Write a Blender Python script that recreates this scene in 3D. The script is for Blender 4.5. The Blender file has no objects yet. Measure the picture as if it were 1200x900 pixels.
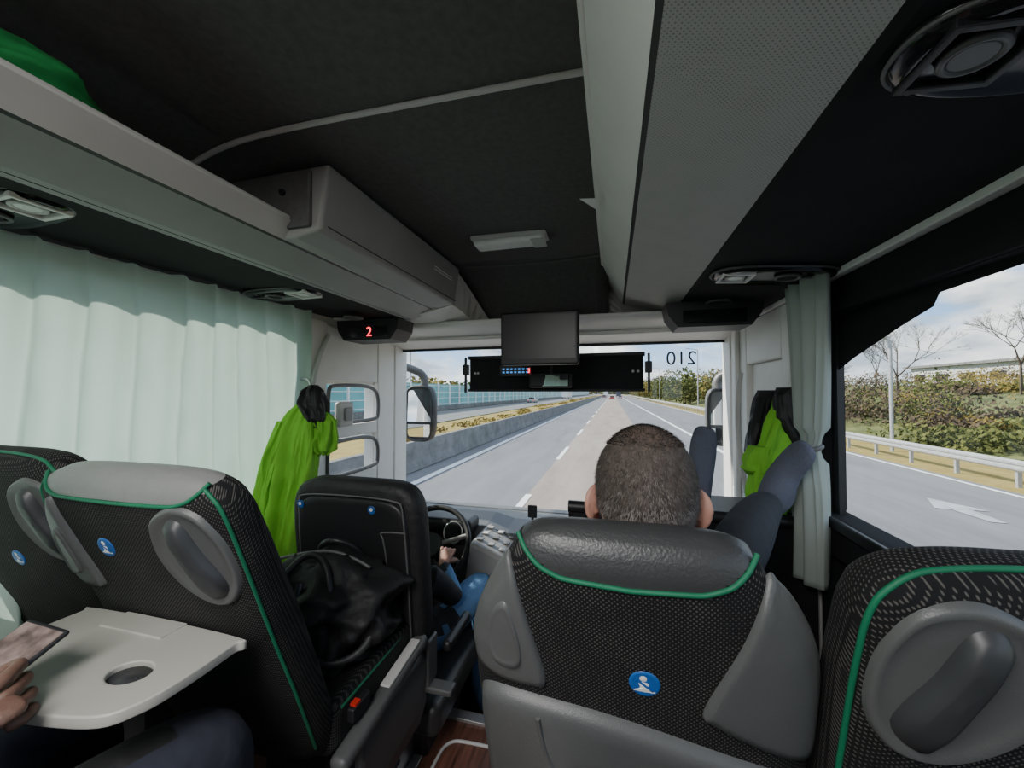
import bpy, bmesh, math, random
from mathutils import Vector, Matrix, noise as mn
random.seed(7)
H=1.35
D=bpy.data; C=bpy.context
def link(o,parent=None):
    C.scene.collection.objects.link(o)
    if parent: o.parent=parent
    return o
# ---------------------------------------------------------------- materials
MATS={}
def mat(name,col,rough=.6,metal=0.,var=.12,scale=8.,bump=0.,bscale=80.,emit=None,es=1.,spec=.5,stretch=(1,1,1)):
    if name in MATS: return MATS[name]
    m=D.materials.new(name); m.use_nodes=True; nt=m.node_tree; b=nt.nodes['Principled BSDF']
    b.inputs['Roughness'].default_value=rough; b.inputs['Metallic'].default_value=metal
    b.inputs['Specular IOR Level'].default_value=spec
    tc=nt.nodes.new('ShaderNodeTexCoord'); mp=nt.nodes.new('ShaderNodeMapping'); mp.inputs['Scale'].default_value=stretch
    nt.links.new(tc.outputs['Object'],mp.inputs['Vector'])
    n=nt.nodes.new('ShaderNodeTexNoise'); n.inputs['Scale'].default_value=scale; n.inputs['Detail'].default_value=4
    nt.links.new(mp.outputs[0],n.inputs['Vector'])
    r=nt.nodes.new('ShaderNodeValToRGB')
    r.color_ramp.elements[0].position=.3; r.color_ramp.elements[1].position=.7
    r.color_ramp.elements[0].color=(*[c*(1-var) for c in col],1); r.color_ramp.elements[1].color=(*[min(1,c*(1+var)) for c in col],1)
    nt.links.new(n.outputs['Fac'],r.inputs[0]); nt.links.new(r.outputs[0],b.inputs['Base Color'])
    if bump>0:
        n2=nt.nodes.new('ShaderNodeTexNoise'); n2.inputs['Scale'].default_value=bscale
        nt.links.new(mp.outputs[0],n2.inputs['Vector'])
        bp=nt.nodes.new('ShaderNodeBump'); bp.inputs['Strength'].default_value=bump; bp.inputs['Distance'].default_value=.01
        nt.links.new(n2.outputs['Fac'],bp.inputs['Height']); nt.links.new(bp.outputs[0],b.inputs['Normal'])
    if emit:
        b.inputs['Emission Color'].default_value=(*emit,1); b.inputs['Emission Strength'].default_value=es
    m.diffuse_color=(*col,1); MATS[name]=m; return m
def dots(name,base,dot,sx,sz,thr,rough=.85,axes=('X','Z'),spec=.3):
    m=D.materials.new(name); m.use_nodes=True; nt=m.node_tree; b=nt.nodes['Principled BSDF']
    b.inputs['Roughness'].default_value=rough; b.inputs['Specular IOR Level'].default_value=spec
    tc=nt.nodes.new('ShaderNodeTexCoord'); sp=nt.nodes.new('ShaderNodeSeparateXYZ'); nt.links.new(tc.outputs['Object'],sp.inputs[0])
    def mth(op,a,bb=None):
        k=nt.nodes.new('ShaderNodeMath'); k.operation=op
        for i,v in enumerate([a,bb]):
            if v is None: continue
            if isinstance(v,(int,float)): k.inputs[i].default_value=v
            else: nt.links.new(v,k.inputs[i])
        return k.outputs[0]
    xa=sp.outputs[axes[0]]; za=sp.outputs[axes[1]]
    if axes==('X','Z'):
        xa=mth('ADD',xa,mth('MULTIPLY',sp.outputs['Y'],.5)); za=mth('SUBTRACT',za,mth('MULTIPLY',sp.outputs['Y'],.8))
    sa=mth('SINE',mth('MULTIPLY',xa,2*math.pi/sx)); sb=mth('SINE',mth('MULTIPLY',za,2*math.pi/sz))
    p=mth('MULTIPLY',sa,sb)
    n=nt.nodes.new('ShaderNodeTexNoise'); n.inputs['Scale'].default_value=14; nt.links.new(tc.outputs['Object'],n.inputs['Vector'])
    p=mth('ADD',p,mth('MULTIPLY',mth('SUBTRACT',n.outputs['Fac'],.5),.8))
    f=mth('MINIMUM',mth('MAXIMUM',mth('MULTIPLY',mth('SUBTRACT',p,thr),3.),0.),1.)
    mx=nt.nodes.new('ShaderNodeMix'); mx.data_type='RGBA'; nt.links.new(f,mx.inputs['Factor'])
    mx.inputs['A'].default_value=(*base,1); mx.inputs['B'].default_value=(*dot,1)
    nt.links.new(mx.outputs['Result'],b.inputs['Base Color']); MATS[name]=m; return m
def translucent(name,col,tr=.5,rough=.9,var=.06,bump=0,bscale=30):
    m=mat(name,col,rough,var=var,scale=3,bump=bump,bscale=bscale); nt=m.node_tree; b=nt.nodes['Principled BSDF']; out=nt.nodes['Material Output']
    t=nt.nodes.new('ShaderNodeBsdfTranslucent'); t.inputs['Color'].default_value=(*col,1)
    mx=nt.nodes.new('ShaderNodeMixShader'); mx.inputs[0].default_value=tr
    nt.links.new(b.outputs[0],mx.inputs[1]); nt.links.new(t.outputs[0],mx.inputs[2]); nt.links.new(mx.outputs[0],out.inputs[0]); return m
def glassm(name,tint=(1,1,1),g=.04):
    m=D.materials.new(name); m.use_nodes=True; nt=m.node_tree; out=nt.nodes['Material Output']; nt.nodes.remove(nt.nodes['Principled BSDF'])
    t=nt.nodes.new('ShaderNodeBsdfTransparent'); t.inputs[0].default_value=(*tint,1)
    gl=nt.nodes.new('ShaderNodeBsdfGlossy'); gl.inputs['Roughness'].default_value=.02
    mx=nt.nodes.new('ShaderNodeMixShader'); mx.inputs[0].default_value=g
    nt.links.new(t.outputs[0],mx.inputs[1]); nt.links.new(gl.outputs[0],mx.inputs[2]); nt.links.new(mx.outputs[0],out.inputs[0]); MATS[name]=m; return m

M_ceil=mat('ceiling_fabric_dark',(.105,.104,.103),.95,var=.12,scale=60,bump=.2,bscale=300,spec=.2)
M_black=mat('black_plastic',(.015,.015,.017),.45)
M_blackm=mat('black_matte',(.020,.020,.022),.9,spec=.2)
M_gloss=mat('black_gloss',(.012,.012,.014),.15)
M_grey=mat('grey_plastic',(.29,.287,.28),.5,var=.05,bump=.08,bscale=400)
M_lgrey=mat('light_grey_plastic',(.54,.535,.52),.5,var=.04)
M_strip=mat('bin_edge_light_grey',(.80,.79,.77),.5,var=.03)
M_mgrey=mat('mid_grey_plastic',(.11,.11,.11),.4,var=.04)
M_white=mat('white_panel',(.78,.77,.74),.5,var=.03)
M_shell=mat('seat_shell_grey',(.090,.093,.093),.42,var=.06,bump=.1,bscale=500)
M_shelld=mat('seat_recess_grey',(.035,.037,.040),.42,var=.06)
M_leather=mat('leather_dark_grey',(.042,.043,.044),.38,var=.1,bump=.12,bscale=250)
M_leather_lit=mat('leather_dark_grey_lit',(.20,.20,.195),.40,var=.1,bump=.12,bscale=250)  # cap leather of the left aisle seat, daylight on it put into the colour
M_green=mat('green_piping',(.003,.14,.065),.6)
M_fab=dots('seat_fabric_dotted',(.006,.006,.007),(.085,.080,.073),.0072,.0066,.40)
M_perf=dots('perforated_panel',(.48,.475,.46),(.26,.26,.255),.008,.008,.45,axes=('X','Y'),rough=.7)
M_alu=mat('aluminium_trim',(.6,.6,.6),.35,.8)
M_tray=mat('tray_plastic',(.42,.41,.37),.45,var=.02)
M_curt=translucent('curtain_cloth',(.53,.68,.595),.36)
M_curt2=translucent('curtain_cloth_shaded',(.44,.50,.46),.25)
M_neon=translucent('high_vis_cloth',(.22,.60,.045),.12,bump=.6,bscale=14,var=.15)
M_dkgreen=mat('green_cloth',(.01,.22,.05),.85,bump=.8,bscale=12)
M_cloth=mat('black_cloth',(.012,.012,.013),.6,bump=.6,bscale=25)
M_navy=mat('navy_trousers',(.018,.021,.034),.9,bump=.8,bscale=18)
M_gtrous=mat('grey_trousers',(.030,.033,.040),.9,bump=.6,bscale=30)
M_sock=mat('sock_knit',(.10,.108,.145),.95,bump=.5,bscale=200)
M_jeans=mat('blue_jeans',(.12,.26,.50),.9,bump=.3,bscale=150)
M_skin=mat('skin',(.55,.29,.22),.55,var=.08,scale=20,bump=.1,bscale=120)
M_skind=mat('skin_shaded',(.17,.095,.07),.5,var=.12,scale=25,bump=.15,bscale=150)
M_hair=mat('short_hair',(.060,.046,.039),.75,var=.4,scale=60)
M_hairg=mat('grey_hair',(.20,.178,.165),.75,var=.4,scale=40)
M_scalp=mat('scalp_with_thin_hair',(.115,.082,.067),.7,var=.35,scale=120)
M_hairs=mat('hair_base',(.078,.060,.050),.8,var=.35,scale=90)
M_eye=mat('eye_white',(.8,.8,.8),.2); M_iris=mat('iris_brown',(.08,.04,.02),.2); M_lip=mat('lips',(.45,.16,.13),.5)
M_blue=mat('sticker_blue',(.01,.10,.36),.4); M_wht=mat('white_paint',(.8,.8,.8),.5,var=.03)
M_red=mat('red_led',(.9,.02,.03),.4,emit=(1,.03,.05),es=4)
M_glass=glassm('window_glass',(.97,.99,.98),.02)
M_mirror=mat('mirror_glass',(.85,.87,.88),.03,1.,var=.01)
M_lens=mat('lamp_lens',(.85,.85,.82),.3)
M_cyan=mat('blue_led',(.05,.2,.5),.4,emit=(.1,.4,1),es=.8)

# ---------------------------------------------------------------- mesh helpers
def mobj(name,vs,fs,mats,fm=None,smooth=False,parent=None,loc=None,rot=None):
    me=D.meshes.new(name); me.from_pydata([tuple(v) for v in vs],[],fs)
    if not isinstance(mats,(list,tuple)): mats=[mats]
    for m in mats: me.materials.append(m)
    if fm:
        for i,p in enumerate(me.polygons): p.material_index=fm[i]
    bm=bmesh.new(); bm.from_mesh(me); bmesh.ops.recalc_face_normals(bm,faces=bm.faces); bm.to_mesh(me); bm.free()
    if smooth:
        for p in me.polygons: p.use_smooth=True
    o=D.objects.new(name,me); link(o,parent)
    if loc: o.location=loc
    if rot: o.rotation_euler=rot
    return o
def empty(name,loc=(0,0,0),rot=(0,0,0),parent=None):
    o=D.objects.new(name,None); link(o,parent); o.location=loc; o.rotation_euler=rot; o.empty_display_size=.1; return o
BF=[(0,3,2,1),(4,5,6,7),(0,1,5,4),(1,2,6,5),(2,3,7,6),(3,0,4,7)]
def bv(b):
    x0,x1,y0,y1,z0,z1=b
    return [(x0,y0,z0),(x1,y0,z0),(x1,y1,z0),(x0,y1,z0),(x0,y0,z1),(x1,y0,z1),(x1,y1,z1),(x0,y1,z1)]
def boxes(name,bl,mats,fm=None,parent=None,bevel=0,loc=None,rot=None,seg=3):
    vs=[];fs=[];m=[]
    for i,b in enumerate(bl):
        o=len(vs); vs+=bv(b); fs+=[tuple(a+o for a in f) for f in BF]; m+=[(fm[i] if fm else 0)]*6
    o=mobj(name,vs,fs,mats,m,parent=parent,loc=loc,rot=rot)
    if bevel:
        md=o.modifiers.new('bevel','BEVEL'); md.width=bevel; md.segments=seg; md.limit_method='ANGLE'
        for p in o.data.polygons: p.use_smooth=True
        w=o.modifiers.new('wn','WEIGHTED_NORMAL')
    return o
def box(name,x0,x1,y0,y1,z0,z1,m,parent=None,bevel=0,loc=None,rot=None,seg=3):
    return boxes(name,[(x0,x1,y0,y1,z0,z1)],m,parent=parent,bevel=bevel,loc=loc,rot=rot,seg=seg)
def prism(name,pts,y0,y1,mats,em=None,parent=None,bevel=0):
    n=len(pts); vs=[(x,y0,z) for x,z in pts]+[(x,y1,z) for x,z in pts]
    fs=[tuple(range(n)),tuple(range(2*n-1,n-1,-1))]; fm=[0,0]
    for i in range(n):
        j=(i+1)%n; fs.append((i,j,j+n,i+n)); fm.append(em[i] if em else 0)
    o=mobj(name,vs,fs,mats,fm,parent=parent)
    if bevel:
        md=o.modifiers.new('bevel','BEVEL'); md.width=bevel; md.segments=3; md.limit_method='ANGLE'
    return o
def tube(name,pts,r,m,parent=None,cyc=False,smooth=True,loc=None,rot=None):
    cu=D.curves.new(name,'CURVE'); cu.dimensions='3D'; cu.bevel_depth=r; cu.bevel_resolution=3; cu.use_fill_caps=True
    if smooth:
        s=cu.splines.new('NURBS'); s.points.add(len(pts)-1); s.order_u=3; s.use_endpoint_u=not cyc; s.use_cyclic_u=cyc; s.resolution_u=5
    else:
        s=cu.splines.new('POLY'); s.points.add(len(pts)-1); s.use_cyclic_u=cyc
    for p,q in zip(s.points,pts): p.co=(*q,1)
    cu.materials.append(m); tmp=D.objects.new(name+'_c',cu); C.scene.collection.objects.link(tmp)
    dg=C.evaluated_depsgraph_get(); me=D.meshes.new_from_object(tmp.evaluated_get(dg)); D.objects.remove(tmp)
    o=D.objects.new(name,me); link(o,parent)
    if not me.materials: me.materials.append(m)
    for p in me.polygons: p.use_smooth=True
    if loc: o.location=loc
    if rot: o.rotation_euler=rot
    return o
def loft(name,rings,mats,fmf=None,parent=None,cap=True,smooth=True,loc=None,rot=None,closed=True):
    n=len(rings[0]); vs=[p for r in rings for p in r]; fs=[];fm=[]
    for i in range(len(rings)-1):
        for j in range(n if closed else n-1):
            k=(j+1)%n; fs.append((i*n+j,i*n+k,(i+1)*n+k,(i+1)*n+j))
    if cap and closed:
        fs.append(tuple(range(n-1,-1,-1))); fs.append(tuple((len(rings)-1)*n+j for j in range(n)))
    if fmf:
        for f in fs:
            c=Vector((0,0,0))
            for a in f: c+=Vector(vs[a])
            fm.append(fmf(c/len(f)))
    return mobj(name,vs,fs,mats,fm or None,smooth,parent,loc,rot)
def interp(tab,z):
    if z<=tab[0][0]: return tab[0][1]
    for (a,b),(c,d) in zip(tab,tab[1:]):
        if z<=c:
            t=(z-a)/(c-a); return b+(d-b)*t
    return tab[-1][1]
def cat(pts,n=6):
    out=[];L=len(pts)
    for i in range(L):
        p0,p1,p2,p3=[Vector(pts[(i+k)%L]) for k in (-1,0,1,2)]
        for j in range(n):
            t=j/n; out.append(.5*((2*p1)+(p2-p0)*t+(2*p0-5*p1+4*p2-p3)*t*t+(3*p1-p0-3*p2+p3)*t**3))
    return out
def circ(cx,cz,rx,rz,n=28,rot=0):
    o=[]
    for i in range(n):
        a=2*math.pi*i/n; x=rx*math.cos(a); z=rz*math.sin(a); o.append((cx+x*math.cos(rot)-z*math.sin(rot),cz+x*math.sin(rot)+z*math.cos(rot)))
    return o
def disc(name,loc,r,t,m,parent=None,rot=(0,0,0),n=32):
    return loft(name,[[(rr*math.cos(2*math.pi*i/n),rr*math.sin(2*math.pi*i/n),z) for i in range(n)] for rr,z in ((r*.93,-t/2),(r,-t/4),(r,t/4),(r*.93,t/2))],m,parent=parent,loc=loc,rot=rot,smooth=False)
def torus(name,loc,R,r,m,parent=None,rot=(0,0,0),n=40):
    return tube(name,[(R*math.cos(2*math.pi*i/n),R*math.sin(2*math.pi*i/n),0) for i in range(n)],r,m,parent,cyc=True,loc=loc,rot=rot)
# ---------------------------------------------------------------- bus shell
XL,XR=-1.62,.74; YB,YF=-3.6,2.68
boxes('wall_left',[(XL-.08,XL,YB,YF,-.5,.82),(XL-.08,XL,YB,YF,1.74,2.1),(XL-.08,XL,1.62,1.84,.82,1.74),(XL-.08,XL,2.36,YF,.82,1.74),
  (XL-.08,XL,1.84,2.36,1.40,1.74),(XL-.08,XL,1.84,2.36,1.07,1.16),(XL-.08,XL,-1.7,-1.6,.82,1.74),(XL-.08,XL,YB,YB+.2,.82,1.74),
  (XL,XL+.035,1.68,1.86,.3,1.76),(XL,XL+.035,2.36,2.62,.3,1.74),(XL,XL+.03,1.86,2.36,1.42,1.74),(XL,XL+.03,1.86,2.36,1.075,1.15),(XL,XL+.03,1.86,2.36,.3,.84)],[M_white,M_mgrey],fm=[1]+[0]*12,bevel=.006)
w=empty('window_1')
for i,(z0,z1) in enumerate(((1.165,1.395),(.85,1.06))):
    tube('frame_%d'%i,[(XL+.035,1.88,z0),(XL+.035,2.34,z0),(XL+.035,2.36,z0+.03),(XL+.035,2.36,z1-.06),(XL+.035,2.28,z1),(XL+.035,1.9,z1),(XL+.035,1.87,z1-.03),(XL+.035,1.87,z0+.03)],.012,M_mgrey,w,cyc=True)
    box('pane_%d'%i,XL-.03,XL-.026,1.85,2.35,z0-.01,z1+.01,M_glass,w)
hd=empty('window_handle',(XL+.06,1.98,1.22)); box('grip',-.025,.02,-.07,.07,-.075,.075,M_lgrey,hd,bevel=.03); box('pull',.018,.035,-.03,.03,-.04,.04,M_grey,hd,bevel=.008)
tube('trim_1',[(XL+.045,1.72,.4),(XL+.045,1.72,1.1),(XL+.045,1.74,1.5),(XL+.045,1.86,1.68)],.012,M_lgrey)
w=empty('window_2'); box('pane',XL-.05,XL-.046,YB+.2,1.64,.8,1.76,M_glass,w); tube('frame',[(XL+.005,1.6,.82),(XL+.005,1.6,1.74),(XL+.005,-3.3,1.74),(XL+.005,-3.3,.82)],.012,M_black,w,cyc=True,smooth=False)
YW=1.66
boxes('wall_right',[(XR,XR+.08,YB,YF,-.5,.92),(XR,XR+.08,YB,YF,1.62,2.1),(XR,XR+.08,YW,YF,.92,1.62),(XR,XR+.08,YB,YB+.2,.92,1.62),(XR,XR+.08,-1.7,-1.6,.92,1.62),
   (XR-.02,XR,YB,YW,1.62,1.76),(XR-.03,XR,YB,YW,.80,.925)],[M_blackm],bevel=.008)
boxes('door_1',[(XR-.05,XR-.001,1.66,2.64,-.3,.8),(XR-.05,XR-.001,1.66,1.86,.8,1.72),(XR-.05,XR-.001,2.30,2.64,.8,1.72),(XR-.05,XR-.001,1.86,2.30,1.50,1.72),(XR-.045,XR-.001,1.86,2.3,.8,.95),(XR-.02,XR-.001,1.86,2.3,.95,1.5),
   (XR-.075,XR-.05,2.40,2.46,.6,1.7),(XR-.07,XR-.05,1.72,1.76,.4,1.72)],[M_white],bevel=.015)
tube('door_handle_rail',[(XR-.09,2.1,.75),(XR-.13,2.12,.95),(XR-.13,2.2,1.3),(XR-.09,2.25,1.45)],.012,M_lgrey)
w=empty('window_3'); box('pane',XR+.04,XR+.044,YB+.2,YW,.9,1.64,M_glass,w)
box('gasket_bottom',XR-.045,XR-.028,-3.3,YW,.90,.935,M_black,w,bevel=.006); box('gasket_front',XR+.03,XR+.05,YW-.05,YW-.01,.9,1.62,M_black,w)
pp=[(1.66,.06),(1.52,.115),(1.3,.185),(1.19,.215),(1.17,.245),(.6,.262),(-.5,.262),(-3.3,.262),(-3.3,.30),(1.66,.30)]
mobj('ceramic_print',[(XR+.036,y,z+H) for y,z in pp],[tuple(range(len(pp)))],M_blackm,parent=w)
boxes('wall_rear',[(XL,XR,YB-.08,YB,0,1.0),(XL,XR,YB-.08,YB,1.8,2.1),(XL,XL+.2,YB-.08,YB,1.0,1.8),(XR-.2,XR,YB-.08,YB,1.0,1.8)],M_grey)
boxes('wall_front',[(XL,XR,YF-.02,YF+.06,-.6,.52),(XL,XR,YF-.05,YF+.04,1.70,2.1),(XL,XL+.045,YF-.12,YF+.05,.5,1.72),(XR-.06,XR,YF-.12,YF+.05,.5,1.72)],[M_white,M_mgrey],fm=[1,0,0,0],bevel=.01)
w=empty('window_4'); box('windshield_pane',XL,XR,YF+.0,YF+.004,.5,1.72,M_glass,w)
box('gasket',XL+.04,XR-.05,YF-.02,YF-.005,1.665,1.70,M_black,w)
M_wood=mat('floor_wood',(.12,.05,.032),.35,var=.6,scale=6,stretch=(10,.8,1))
boxes('floor',[(XL,XR,YB,1.54,-.08,0),(XL,XR,1.54,YF,-.45,-.38),(XL,XR,1.54,1.78,-.38,-.19)],M_wood)
boxes('seat_platform',[(XL+.002,-.73,YB+.01,1.50,0,.15),(-.19,XR-.002,YB+.01,1.56,0,.15)],M_wood)
boxes('trim_2',[(-.74,-.70,YB,1.50,.145,.16),(-.735,-.728,YB,1.5,0,.15),(-.725,-.69,YB,1.42,0,.006),(-.22,-.18,YB,1.5,.145,.16)],M_alu,bevel=.002)
box('trim_3',-.70,-.19,1.50,1.545,-.01,.012,M_alu,bevel=.003)
tube('floor_hatch_trim',[(-.64,.4,.004),(-.64,1.33,.004),(-.62,1.40,.004),(-.56,1.42,.004),(-.26,1.42,.004)],.006,M_lgrey)
box('roof',XL-.08,XR+.08,YB-.08,YF+.06,2.1,2.16,M_lgrey)
CP=[(.0,.665),(-.45,.675),(-.85,.68),(-1.0,.67),(-1.12,.64),(-1.25,.58),(-1.38,.50),(-1.62,.47)]
CPd=CP+[(-1.62,.74),(0,.74)]
prism('ceiling',[(x,z+H) for x,z in CPd],YB,1.90,[M_ceil])
tube('trim_4',[(x,.79,z+H-.004) for x,z in CP[:7]],.007,M_lgrey)
tube('trim_5',[(-.05-.07*i,1.885+.03*math.sin(i/10*math.pi),.662+H) for i in range(11)],.004,M_mgrey)
def slab(name,rows,m,th=.03,parent=None,smooth=True):
    n=len(rows[0]); vs=[p for r in rows for p in r]; fs=[(i*n+j,i*n+j+1,(i+1)*n+j+1,(i+1)*n+j) for i in range(len(rows)-1) for j in range(n-1)]
    o=mobj(name,vs,fs,m,smooth=smooth,parent=parent); s=o.modifiers.new('s','SOLIDIFY'); s.thickness=th; s.offset=0; return o
xs=[-.82+i*.8/10 for i in range(11)]
prof=[(1.87,.672),(1.97,.655),(2.06,.62),(2.15,.56),(2.25,.49),(2.33,.43),(2.38,.395)]
fc=empty('ceiling_front_cowl')
slab('slope',[[(x,y,z+H+.015) for x in xs] for y,z in prof],M_ceil,.02,fc)
hp=[(2.10,.415),(2.2,.405),(2.32,.395),(2.42,.385),(2.54,.37),(2.62,.355),(2.66,.345)]
slab('header_band',[[(XL+.02+(XR-XL-.04)*i/20,y,z+H-.006*abs(i-10)/10) for i in range(21)] for y,z in hp],M_strip,.02,fc)
tube('edge_bead',[(XL+.05+(XR-XL-.1)*i/20,2.40-.05*(abs(i-10)/10)**2,1.715-.006*abs(i-10)/10) for i in range(21)],.012,M_white,fc)
# ---------------------------------------------------------------- luggage racks
rl=empty('luggage_rack')
Y1=1.95
prism('lip',[(-.90,.50+H),(-.945,.455+H),(-.955,.452+H),(-1.08,.415+H),(-1.12,.41+H),(-1.12,.43+H),(-.97,.48+H),(-.93,.51+H)],YB,Y1,[M_lgrey,M_grey,M_black],em=[0,2,1,1,1,1,0,0],parent=rl)
prism('shelf',[(-1.10,.412+H),(-1.60,.438+H),(-1.60,.46+H),(-1.10,.435+H)],YB,Y1,[M_blackm],parent=rl)
tube('top_bead',[(-.915,YB,.507+H),(-.915,Y1,.507+H)],.011,M_lgrey,rl,smooth=False)
box('wall_bead',-1.60,-1.585,YB,1.68,.42+H,.44+H,M_lgrey,rl)
def nose(name,A,B,y0,y1,mats,fm,parent,n=8):
    rings=[]
    for i in range(n+1):
        t=i/n; e=t*t*(3-2*t); rings.append([(a[0]+(b[0]-a[0])*e,y0+(y1-y0)*t,a[1]+(b[1]-a[1])*e+H) for a,b in zip(A,B)])
    return loft(name,rings,mats,parent=parent,smooth=False)
nose('nose',[(-.82,.665),(-.83,.47),(-1.0,.43),(-1.58,.43),(-1.58,.5),(-1.1,.66)],[(-.72,.41),(-.8,.405),(-1.0,.40),(-1.58,.40),(-1.58,.41),(-1.1,.42)],1.90,2.36,M_lgrey,None,rl)
lb=empty('overhead_locker')
prism('locker_body',[(-.785,.660+H),(-.815,.47+H),(-.90,.455+H),(-1.2,.47+H),(-1.2,.58+H),(-1.08,.660+H)],.92,1.90,[M_grey],parent=lb,bevel=.012)
box('end_panel',-1.18,-.84,.905,.922,.48+H,.645+H,M_ceil,lb,bevel=.006)
mobj('door_seam',[(-.787,1.50,.655+H),(-.787,1.504,.655+H),(-.818,1.504,.472+H),(-.818,1.50,.472+H)],[(0,1,2,3)],M_black,parent=lb)
tube('lower_seam',[(-.813,.95,.49+H),(-.813,1.9,.49+H)],.0025,M_black,lb,smooth=False)
disc('lock',(-.93,.902,.585+H),.010,.008,M_black,lb,rot=(math.pi/2,0,0))
lab=empty('warning_label',(-.921,1.03,.474+H)); box('plate',-.003,.003,-.06,.06,-.010,.010,M_wht,lab,rot=(0,math.radians(45),0)); 
for i in range(4): box('mark_%d'%i,.0032,.0042,-.05+i*.026,-.034+i*.026,-.007,.007,M_black,lab,rot=(0,math.radians(45),0))
lab2=empty('warning_label',(-.795,1.72,.59+H))
for i in range(2): box('line_%d'%i,-.002,.001,-.10,.10,-.004-.012*i,-.001-.012*i,M_wht,lab2,rot=(0,math.radians(9),0))
rr=empty('luggage_rack')
PR=[(-.045,.67),(-.043,.645),(.055,.497),(.065,.488),(.31,.425),(.325,.418),(.70,.39),(.738,.39),(.738,.74),(-.03,.74)]
prism('bins',[(x,z+H) for x,z in PR],YB,2.22,[M_grey,M_strip,M_perf,M_blackm,M_black],em=[1,1,4,2,3,3,3,0,0,0],parent=rr)
tube('inner_bead',[(-.045,YB,.655+H),(-.045,2.2,.655+H)],.010,M_strip,rr,smooth=False)
box('wall_bead',.685,.715,YB,2.1,.372+H,.392+H,M_strip,rr,bevel=.004)
nose('nose',[(-.045,.67),(-.043,.645),(.06,.49),(.31,.425),(.70,.39),(.70,.45)],[(-.16,.42),(-.15,.41),(.06,.405),(.31,.40),(.7,.385),(.7,.42)],2.215,2.42,M_lgrey,None,rr)
mobj('paper_tag',[(-.047,1.20,.60+H),(-.10,1.22,.615+H),(-.047,1.28,.60+H)],[(0,1,2)],M_wht)
def service(loc,sx,flip=1,bright=True,tilt=0,sy=.075):
    e=empty('reading_light_unit',loc,(0,tilt,0))
    n=36
    ol=[(sx*math.copysign(abs(math.cos(2*math.pi*i/n))**.7,math.cos(2*math.pi*i/n)),sy*math.copysign(abs(math.sin(2*math.pi*i/n))**.8,math.sin(2*math.pi*i/n))) for i in range(n)]
    loft('housing',[[(x*s,y*s,z) for x,y in ol] for s,z in ((1.05,.012),(1.05,.0),(.97,-.012),(.9,-.015),(.85,-.008),(.4,-.006))],M_gloss,parent=e)
    tube('edge',[(x*1.04,y*1.04,-.002) for x,y in ol],.003,M_mgrey,e,cyc=True)
    cx=-flip*sx*.62; mm=M_strip if bright else M_black
    torus('light_ring',(cx,0,-.012),.026,.005,M_lgrey if bright else M_mgrey,e); disc('lens',(cx,0,-.012),.022,.006,M_lens if bright else M_mgrey,e)
    boxes('bezel',[(cx-.042,cx+.042,-.050,-.040,-.018,-.006),(cx-.042,cx+.042,.040,.050,-.018,-.006),(cx-.050,cx-.040,-.050,.050,-.018,-.006),(cx+.040,cx+.050,-.050,.050,-.018,-.006)],mm,parent=e,bevel=.002)
    torus('air_vent',(flip*sx*.25,0,-.012),.034,.005,M_mgrey,e); disc('vent_core',(flip*sx*.25,0,-.010),.026,.008,M_blackm,e)
    for i in range(3): disc('button_%d'%i,(flip*sx*(.6+.12*i),.0,-.012),.008,.005,M_mgrey,e)
    return e
for y in (-.2,.54,1.32): service((-1.35,y,.425+H-.004),.17,-1,True)
for y in (-.2,.56,1.46): service((.52,y,.405+H-.008),.18,1,y>1,math.radians(4),.09 if y>1 else .08)
for x,y in ((.45,1.85),(-1.33,1.75)):
    e=empty('ceiling_speaker',(x,y,.40+H)); disc('grille',(0,0,0),.045,.012,M_black,e); torus('ring',(0,0,-.004),.046,.005,M_mgrey,e)
# ---------------------------------------------------------------- ceiling lamp, tv, displays
e=empty('ceiling_lamp',(-.43,1.60,.672+H))
box('base',-.165,.165,-.052,.052,-.012,.012,M_lgrey,e,bevel=.008); box('lens',-.155,.155,-.044,.044,-.035,-.008,M_lens,e,bevel=.014)
box('end_cap',.10,.158,-.045,.045,-.037,-.03,M_lgrey,e,bevel=.003)
e=empty('television_monitor',(-.36,1.92,.275+H))
box('housing',-.20,.20,-.02,.03,-.135,.135,M_black,e,bevel=.01); box('screen',-.185,.185,-.0225,-.0195,-.105,.118,mat('tv_screen',(.010,.010,.012),.35),e); box('mount',-.08,.08,.02,.40,.06,.12,M_black,e,bevel=.005)
def display(x,txt):
    e=empty('digital_display',(x,1.93,.352+H))
    loft('housing',[[(-.20,y,.06),(-.19,y,.0),(-.15,y,-.055),(.15,y,-.055),(.19,y,.0),(.20,y,.06)] for y in (-.05,.12)],M_black,parent=e,smooth=False)
    box('screen',-.13,.13,-.054,-.049,-.04,.02,M_gloss,e,bevel=.002)
    if txt:
        cu=D.curves.new('digit','FONT'); cu.body=txt; cu.size=.075; cu.extrude=.001; cu.materials.append(M_red); o=D.objects.new('digit',cu); link(o,e); o.rotation_euler=(math.pi/2,0,0); o.location=(.0,-.056,-.035)
display(-1.34,'2'); display(.44,None)
e=empty('sun_blind',(-.38,2.46,H))
box('fabric',-.56,.56,-.004,.004,.015,.235,M_blackm,e); tube('roller',[(-.57,0,.235),(.57,0,.235)],.014,M_black,e,smooth=False); tube('bottom_bar',[(-.57,0,.015),(.57,0,.015)],.010,M_black,e,smooth=False)
boxes('side_clips',[(-.61,-.57,-.02,.02,.12,.19),(.57,.61,-.02,.02,.12,.19),(-.60,-.585,-.01,.01,.0,.24),(.585,.60,-.01,.01,.0,.24)],M_black,parent=e,bevel=.004)
for sx in (-.5,-.52,.5,.53): disc('stud_%d'%int(sx*100),(sx,-.01,.13),.008,.006,M_lgrey,e,rot=(math.pi/2,0,0))
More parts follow.
